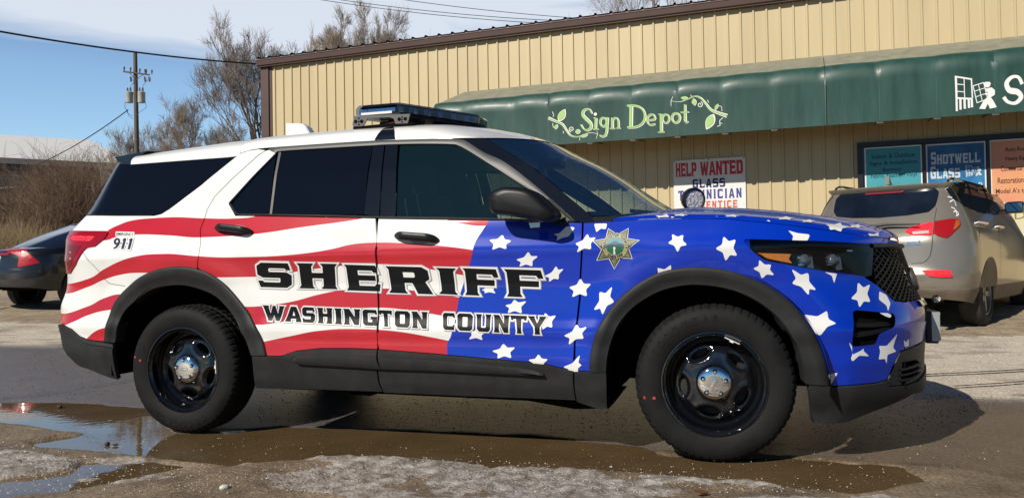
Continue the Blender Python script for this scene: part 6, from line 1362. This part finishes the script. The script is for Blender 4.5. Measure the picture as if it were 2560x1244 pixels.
use_flank(x0f=1.6,x0r=.9,lf=1.3,lr=1.75,hw=tab([(.8,.86),(.95,.83),(1.02,.79),(1.2,.69),(1.36,.58),(1.6,.4)],.02),nz=tab([(.8,2.6),(.95,2.45),(1.36,1.65),(1.6,1.2)]),tz=tab([(.8,-.75),(.93,-.62),(1.05,-.36),(1.2,.02),(1.36,.50),(1.5,.9)],.015),af=_arc(2.6),ar=_arc(3.4),taper=lambda x:1.+0*x,M=M_,T=T_,zmax=1.40)
a_,b_=FK['x0r']-FK['lr'],FK['x0f']+FK['lf']
joined('greenhouse',np.array([[a_,.93],[b_,.93],[b_,1.365],[a_,1.365]]),mat('saloon_glass',(.010,.015,.026),.05,spec=.6,coat=.5),0,.02,.05,sed)
roof_cap('roof',1.362,.055,BLK,sed)
joined('window_pillar',np.array([[.15,.93],[.42,.93],[.62,1.15],[.80,1.365],[.45,1.365],[.35,1.15]])*np.array([1,1]),BLK,.006,.01,.04,sed)

# ================================================================ FAR THINGS
BARK=mat('grey_bark',(.155,.125,.10),.9,var=.25,vscale=3,bump=.5,bscale=30); TWIG=mat('twig_brown',(.29,.235,.19),.95,var=.2,vscale=.7)
TWIG2=mat('twig_grey',(.255,.215,.185),.95,var=.2,vscale=.7); SHRUB=mat('dry_shrub',(.21,.138,.092),.95,var=.25,vscale=.9); SHRUBD=mat('dark_shrub',(.105,.075,.055),.95,var=.25,vscale=.9)
def tubes(segs,n,m,name,parent):
    """segs: arrays (p0,p1,r0,r1) -> one mesh of tapered n-sided sticks"""
    p0=np.array([s[0] for s in segs]);p1=np.array([s[1] for s in segs]);r0=np.array([s[2] for s in segs]);r1=np.array([s[3] for s in segs])
    d=p1-p0; d/=np.maximum(np.linalg.norm(d,axis=1,keepdims=True),1e-9); a=np.where(np.abs(d[:,2:3])<.9,[[0,0,1.]],[[1.,0,0]]); u=np.cross(d,a);u/=np.linalg.norm(u,axis=1,keepdims=True);v=np.cross(d,u)
    th=np.arange(n)*2*math.pi/n; c=np.cos(th)[None,:,None];s_=np.sin(th)[None,:,None]
    ring=u[:,None]*c+v[:,None]*s_; A=p0[:,None]+ring*r0[:,None,None]; Bq=p1[:,None]+ring*r1[:,None,None]
    V=np.concatenate([A,Bq],1).reshape(-1,3); k=np.arange(len(segs))[:,None]*2*n; i=np.arange(n)[None]; F=np.stack([k+i,k+(i+1)%n,k+n+(i+1)%n,k+n+i],-1).reshape(-1,4)
    return np_obj(name,V,F,m,parent,True)
def bare_tree(name,base,height,spread,seed,label,levels=6,trunk_r=.16,first=.22,up=.35,twigm=None,lean=(0,0),dens=1.,group='bare winter trees',twig_r=.008,cat='tree',split=(2,4),width=None):
    rg=np.random.default_rng(seed); thick=[];thin=[]
    def grow_(p,d,L,r,lev):
        n=3 if lev<3 else 2; q=p.copy(); dd=d.copy(); pts=[(q,r)]
        for i in range(n):
            dd=dd+rg.normal(0,.11+.03*lev,3)+np.array([0,0,up*.10]); dd/=np.linalg.norm(dd); q2=q+dd*L/n; r2=r*(1-.22*(i+1)/n)
            (thick if lev<2 else thin).append((q,q2,pts[-1][1],r2)); q=q2; pts.append((q,r2))
        if lev>=levels: return
        nc=rg.integers(split[0],split[1]+1) if lev>0 else rg.integers(4,6)
        if lev>=levels-2: nc=int(round((nc+1)*dens))
        for k in range(nc):
            t=rg.uniform(.35,1.) if k else 1.; i=min(int(t*n),n-1); st=pts[i][0]*(1-(t*n-i))+pts[i+1][0]*(t*n-i) if k else q
            ax=rg.normal(0,1,3); ax-=dd*(ax@dd); ax/=np.linalg.norm(ax); ang=rg.uniform(.35,.85)*(1.0 if k else .45)*spread
            nd=dd*math.cos(ang)+ax*math.sin(ang); nd[2]+=up*.35; nd/=np.linalg.norm(nd)
            grow_(st,nd,L*rg.uniform(.60,.82),max(twig_r*.7,pts[-1][1]*rg.uniform(.50,.72)),lev+1)
    e=empty(name,base,0,label=label,cat=cat,group=group)
    d0=np.array([lean[0],lean[1],1.]);d0/=np.linalg.norm(d0); grow_(np.zeros(3),d0,height*first,trunk_r,0)
    allp=np.array([s[1] for s in thin]); k=height/allp[:,2].max(); k=np.array([k,k,k])
    if width:
        ax_=allp[:,:2]@AX_R[:2]; c=np.percentile(ax_,[4,96]); k[:2]*=np.clip(width/((c[1]-c[0])*k[0]),.4,1.7)
    sc=lambda S_:[(a*k,b*k,r0,r1) for a,b,r0,r1 in S_]
    tubes(sc(thick),7,BARK,'trunk',e); tubes(sc(thin),3,twigm or TWIG,'crown',e); return e
def base_at(px,Z,zg=0.6): 
    P=at_depth(px,640,Z); return (P[0],P[1],zg)
def hgt(py,px,Z,zg): return float(at_depth(px,py,Z)[2]-zg)
TR=[('tree',672,38,34,.72,11,'tall bare tree spreading left of the shop building corner',7,.24,.26,.50,TWIG2,(-.10,0),1.15),
 ('tree',590,290,38,1.15,12,'low bare tree below the tall one, left of the building corner',6,.14,.18,.3,TWIG2,(-.12,0),1.4),
 ('tree',735,62,40,.9,13,'slim bare tree just behind the left end of the shop roof',6,.18,.22,.5,TWIG,(0,0),1.5),
 ('tree',858,4,44,.95,14,'dense brown bare tree behind the roof, left of the two by the wires',7,.24,.26,.42,TWIG,(0,0),2.1),
 ('tree',1000,0,46,1.05,15,'broad open bare tree behind the roof, right of the two by the wires',7,.24,.24,.36,TWIG2,(0,0),1.6),
 ('tree',1078,66,48,1.0,16,'small bare treetop at the right end of the row behind the roof',6,.14,.26,.4,TWIG,(0,0),1.2),
 ('tree',1725,-420,40,1.35,17,'bare tree with dark limbs over the roof at the top of the picture',7,.26,.26,.28,TWIG2,(-.05,0),.9),
 ('tree',432,212,56,.70,18,'upright bare tree directly right of the utility pole',7,.20,.2,.5,TWIG,(0,0),1.1),
 ('tree',512,222,58,.70,19,'bare tree between the pole tree and the building corner',7,.18,.2,.5,TWIG,(0,0),1.1),
 ('tree',375,292,54,1.0,20,'low bushy bare tree at the foot of the utility pole',6,.14,.18,.45,TWIG,(0,0),1.8),
 ('tree',292,325,70,1.3,21,'gnarled small tree with black limbs above the white roof end',6,.2,.3,.2,TWIG2,(-.2,0),1.0),
 ('tree',562,325,44,1.2,22,'scrubby bare tree low beside the brown corner trim',6,.12,.18,.35,TWIG2,(0,0),1.6)]
for nm,px,py,Z,spd,seed,lab,lv,tr,fi,up_,tm,ln,dn in TR:
    zg=.6; b=base_at(px,Z,zg); bare_tree('bare_tree',b,hgt(py,px,Z,zg),spd,seed,lab,lv,tr,fi,up_,tm,ln,dn*1.25,width={11:235,12:120,13:95,14:175,15:190,16:70,17:420,18:150,19:150,20:150,21:90,22:110}[seed]*Z/FPX,twig_r=.010 if Z>43 else .0075)
# ---- dry shrubs and tall grass at left
def shrub(px,py,Z,wd,n,seed,label,m,zg):
    rg=np.random.default_rng(seed); b=base_at(px,Z,zg); Ht=hgt(py,px,Z,zg); segs=[];W=wd*Z/FPX
    for i in range(n):
        a=rg.random()*6.28; rr=rg.random()**.6*W*.35; p=np.array([rr*math.cos(a),rr*math.sin(a)*.8,0.]); tilt=rg.normal(0,.30)+.25*rr*math.cos(a)/max(W,.1); d=np.array([tilt,rg.normal(0,.25),1.]); d/=np.linalg.norm(d)
        L=Ht*(.34+.52*rg.random()**1.6)*(1-.35*abs(p[0])/W); k=5; r=rg.uniform(.024,.055)
        for j in range(k):
            d=d+rg.normal(0,.10,3); d/=np.linalg.norm(d); q=p+d*L/k; segs.append((p,q,r*(1-.15*j),r*(1-.15*(j+1))))
            for _ in range(3):
                e=d+rg.normal(0,.45,3); e/=np.linalg.norm(e); q2=q+e*L*rg.uniform(.06,.22); segs.append((q,q2,r*.5,r*.3))
                e2=e+rg.normal(0,.5,3); e2/=np.linalg.norm(e2); segs.append((q2,q2+e2*L*rg.uniform(.05,.13),r*.35,r*.22))
            p=q
    e=empty('shrub',b,0,label=label,cat='shrub',group='dry shrubs in front of the white-roofed shed'); tubes(segs,3,m,'stems',e); return e
shrub(215,350,105,270,2300,31,'big tan dry shrub rising above the eave of the white-roofed shed',SHRUB,.55)
shrub(300,380,108,190,800,32,'tan dry shrub showing right behind the rear window of the sheriff car',SHRUB,.55)
shrub(75,400,112,170,900,33,'dark tangled shrub left of the big tan one',SHRUBD,.6)
shrub(0,425,116,170,600,34,'dark shrub cut by the left edge of the picture',SHRUBD,.6)
shrub(130,440,98,150,600,35,'low tan shrub in front of the dark tangled one',SHRUB,.55)
rg=np.random.default_rng(5); segs=[]
for i in range(9000):
    px=rg.uniform(-120,330); Z=rg.uniform(78,92); P=base_at(px,Z,.55); p=np.array(P); d=np.array([rg.normal(0,.35),rg.normal(0,.3),1.]); d/=np.linalg.norm(d); L=rg.uniform(1.9,5.2)*(1.1 if px<80 else .9); q=p+d*L*.6; d2=d+rg.normal(0,.35,3); segs+=[(p,q,.024,.02),(q,q+d2*L*.4,.02,.008)]
o=tubes(segs,3,mat('dry_grass',(.33,.245,.135),.95,var=.25,vscale=.8),'tall_grass',None); tag(o,'tall dry grass in front of the shrubs',None,None,'stuff')
# ---- white-roofed shed
shd=empty('shed',base_at(100,160,.7),0,label='long low shed with a white metal roof behind the shrubs',cat='building')
def P3(px,py,Z): return at_depth(px,py,Z)
ea0,ea1=P3(-420,372,135),P3(352,411,163); rd0,rd1=P3(-420,312,154),P3(224,350,180.); 
hgtz=(ea0[2]+ea1[2])/2
back=lambda e,r:2*r-e+np.array([0,0,e[2]-r[2]])*2
mb=MB(); mb.add([ea0,ea1,rd1,rd0],[(0,1,2,3)]); b0,b1=back(ea0,rd0),back(ea1,rd1); mb.add([rd0,rd1,b1,b0],[(0,1,2,3)])
def child(o,root): o.parent=root; o.matrix_parent_inverse=Matrix.Translation(-Vector(root.location)); return o
child(mb.build('roof',mat('white_roof',(.70,.70,.68),.5,var=.03,vscale=1)),shd)
mb=MB(); dn=np.array([0,0,-1.1]); mb.add([ea0-[0,.03,0],ea1-[0,.03,0],ea1+dn-[0,.03,0],ea0+dn-[0,.03,0]],[(0,1,2,3)]); child(mb.build('fascia',mat('grey_fascia',(.20,.20,.20),.6)),shd)
mb=MB(); ins=np.array([0,.5,-.1]); f0,f1=ea0+ins,ea1+ins+np.array([-.4,0,0]); g0,g1=np.array([f0[0],f0[1],.3]),np.array([f1[0],f1[1],.3]); mb.add([f0,f1,g1,g0],[(0,1,2,3)]); k1=b1+np.array([-.4,-.4,-.1]); mb.add([f1,rd1+np.array([-.3,0,-.1]),k1,np.array([k1[0],k1[1],.3]),g1],[(0,1,2,3,4)])
child(mb.build('wall',mat('shed_wall',(.085,.08,.075),.8,var=.2,vscale=.8)),shd)
mb=MB(); q=P3(0,470,132); mb.box((q[0],q[1],q[2]),(26,.2,.25)); child(mb.build('rail',mat('rail_grey',(.3,.3,.3),.5)),shd)
# ---- utility pole
Zp=45.; pb=P3(347,640,Zp); pole=empty('utility_pole',(pb[0],pb[1],.5),0,label='wooden utility pole with crossarm and two transformer cans',cat='utility pole')
WOOD=mat('pole_wood',(.115,.095,.078),.9,var=.25,vscale=2,stretch=(3,3,.4),bump=.3); CAN=mat('transformer_grey',(.46,.48,.47),.45,var=.06,vscale=2); PORC=mat('porcelain',(.10,.085,.08),.3)
def lp(px,py): p=P3(px,py,Zp); return Vector((p[0]-pb[0],p[1]-pb[1],p[2]-.5))
def addp(mb,name,m,s=True): o=mb.build(name,m,pole,s,40); return o
top=lp(338,131); bot=Vector((0,0,0)); mb=MB(); mb.tube([(0,0,-.5),(top.x,top.y,top.z)],[.17,.105],12); addp(mb,'pole',WOOD)
ax=Vector((AX_R[0],AX_R[1],0)).normalized(); A,Bp=lp(312,181),lp(377,189); off=Vector((-ax.y*-1,-ax.x*1,0))*.0-Vector((AX_F[0],AX_F[1],0))*.16
arm=[A+off,Bp+off]; mb=MB(); mb.tube(arm,.055,4); addp(mb,'crossarm',WOOD,False)
mid=lp(342,200); mb=MB(); 
for t in (.2,.8): mb.tube([arm[0]*(1-t)+arm[1]*t,mid+off],.018,5)
addp(mb,'brace',PORC)
for px in (314,330,353,366,369,383):
    y=181+(px-312)*.12; p=lp(px,y)+off; mb=MB(); mb.lathe([(0,.30),(.03,.29),(.05,.24),(.03,.21),(.055,.17),(.03,.14),(.03,.05),(0,.05)],p,'z',10); addp(mb,'insulator',PORC)
for px in (329,364,375):
    p=lp(px,194)+off; mb=MB(); mb.tube([p,p+Vector((.05,0,-.28))],.035,6); mb.tube([p+Vector((.10,0,-.02)),p+Vector((.12,0,-.25))],.02,6); addp(mb,'fuse_cutout',PORC)
for px,lab in ((323.5,1),(354,2)):
    c=lp(px,257); h_=27*Zp/FPX; r_=9*Zp/FPX; mb=MB(); mb.lathe([(0,0),(r_*.92,0),(r_,.04),(r_,h_-.06),(r_*1.04,h_-.05),(r_*1.04,h_-.02),(r_*.6,h_+.03),(0,h_+.05)],c,'z',22); can=addp(mb,'transformer',CAN)
    mb=MB()
    for dx in (-.10,.08): mb.lathe([(0,.26),(.025,.25),(.045,.2),(.03,.15),(.05,.1),(.035,.02),(.035,0),(0,0)],c+ax*dx+Vector((0,0,h_)),'z',8)
    o=mb.build('bushing',PORC,can,True); mb=MB(); mb.box(c+Vector((0,0,h_*.7))-off*.0+(lp(339,250)-c)*.6,(.22,.10,.08)); mb.build('mount',PORC,can)
mb=MB(); 
for pts in (((322,231),(330,215),(339,205),(350,196)),((355,231),(360,215),(372,200)),((316,250),(314,268),(322,285),(334,291)),((364,252),(368,270),(350,282),(344,290)),((319,274),(324,290),(334,298))): mb.tube([lp(*p)+off*.6 for p in pts],.012,4)
addp(mb,'drop_wire',DARK)
# ---- overhead wires
CAB=mat('cable_black',(.02,.02,.022),.6)
def wire(px,Zs,sag,r,label,group='overhead wires'):
    a,b=P3(*px[0],Zs[0]),P3(*px[1],Zs[1]); n=24; pts=[a*(1-t)+b*t-np.array([0,0,sag*4*t*(1-t)]) for t in np.linspace(0,1,n)]; c=(a+b)/2; mb=MB(); mb.tube([p-c for p in pts],r,5); o=mb.build('overhead_wire',CAB,None,True); o.location=c; tag(o,label,'wire',group)
wire([(-260,30),(641,160)],(13,18.6),.12,.019,'thick black cable running from the left edge to the building corner')
wire([(320,275),(-80,455)],(Zp,60),.9,.03,'slack service wire dropping left from the utility pole to the shed')
wire([(640,-28),(1560,66)],(40,40),.4,.016,'lowest of the three thin wires above the roof trees')
wire([(700,-24),(1620,58)],(40.5,40.5),.4,.016,'middle one of the three thin wires above the roof trees')
wire([(880,-20),(1700,58)],(41,41),.3,.016,'topmost of the three thin wires above the roof trees')
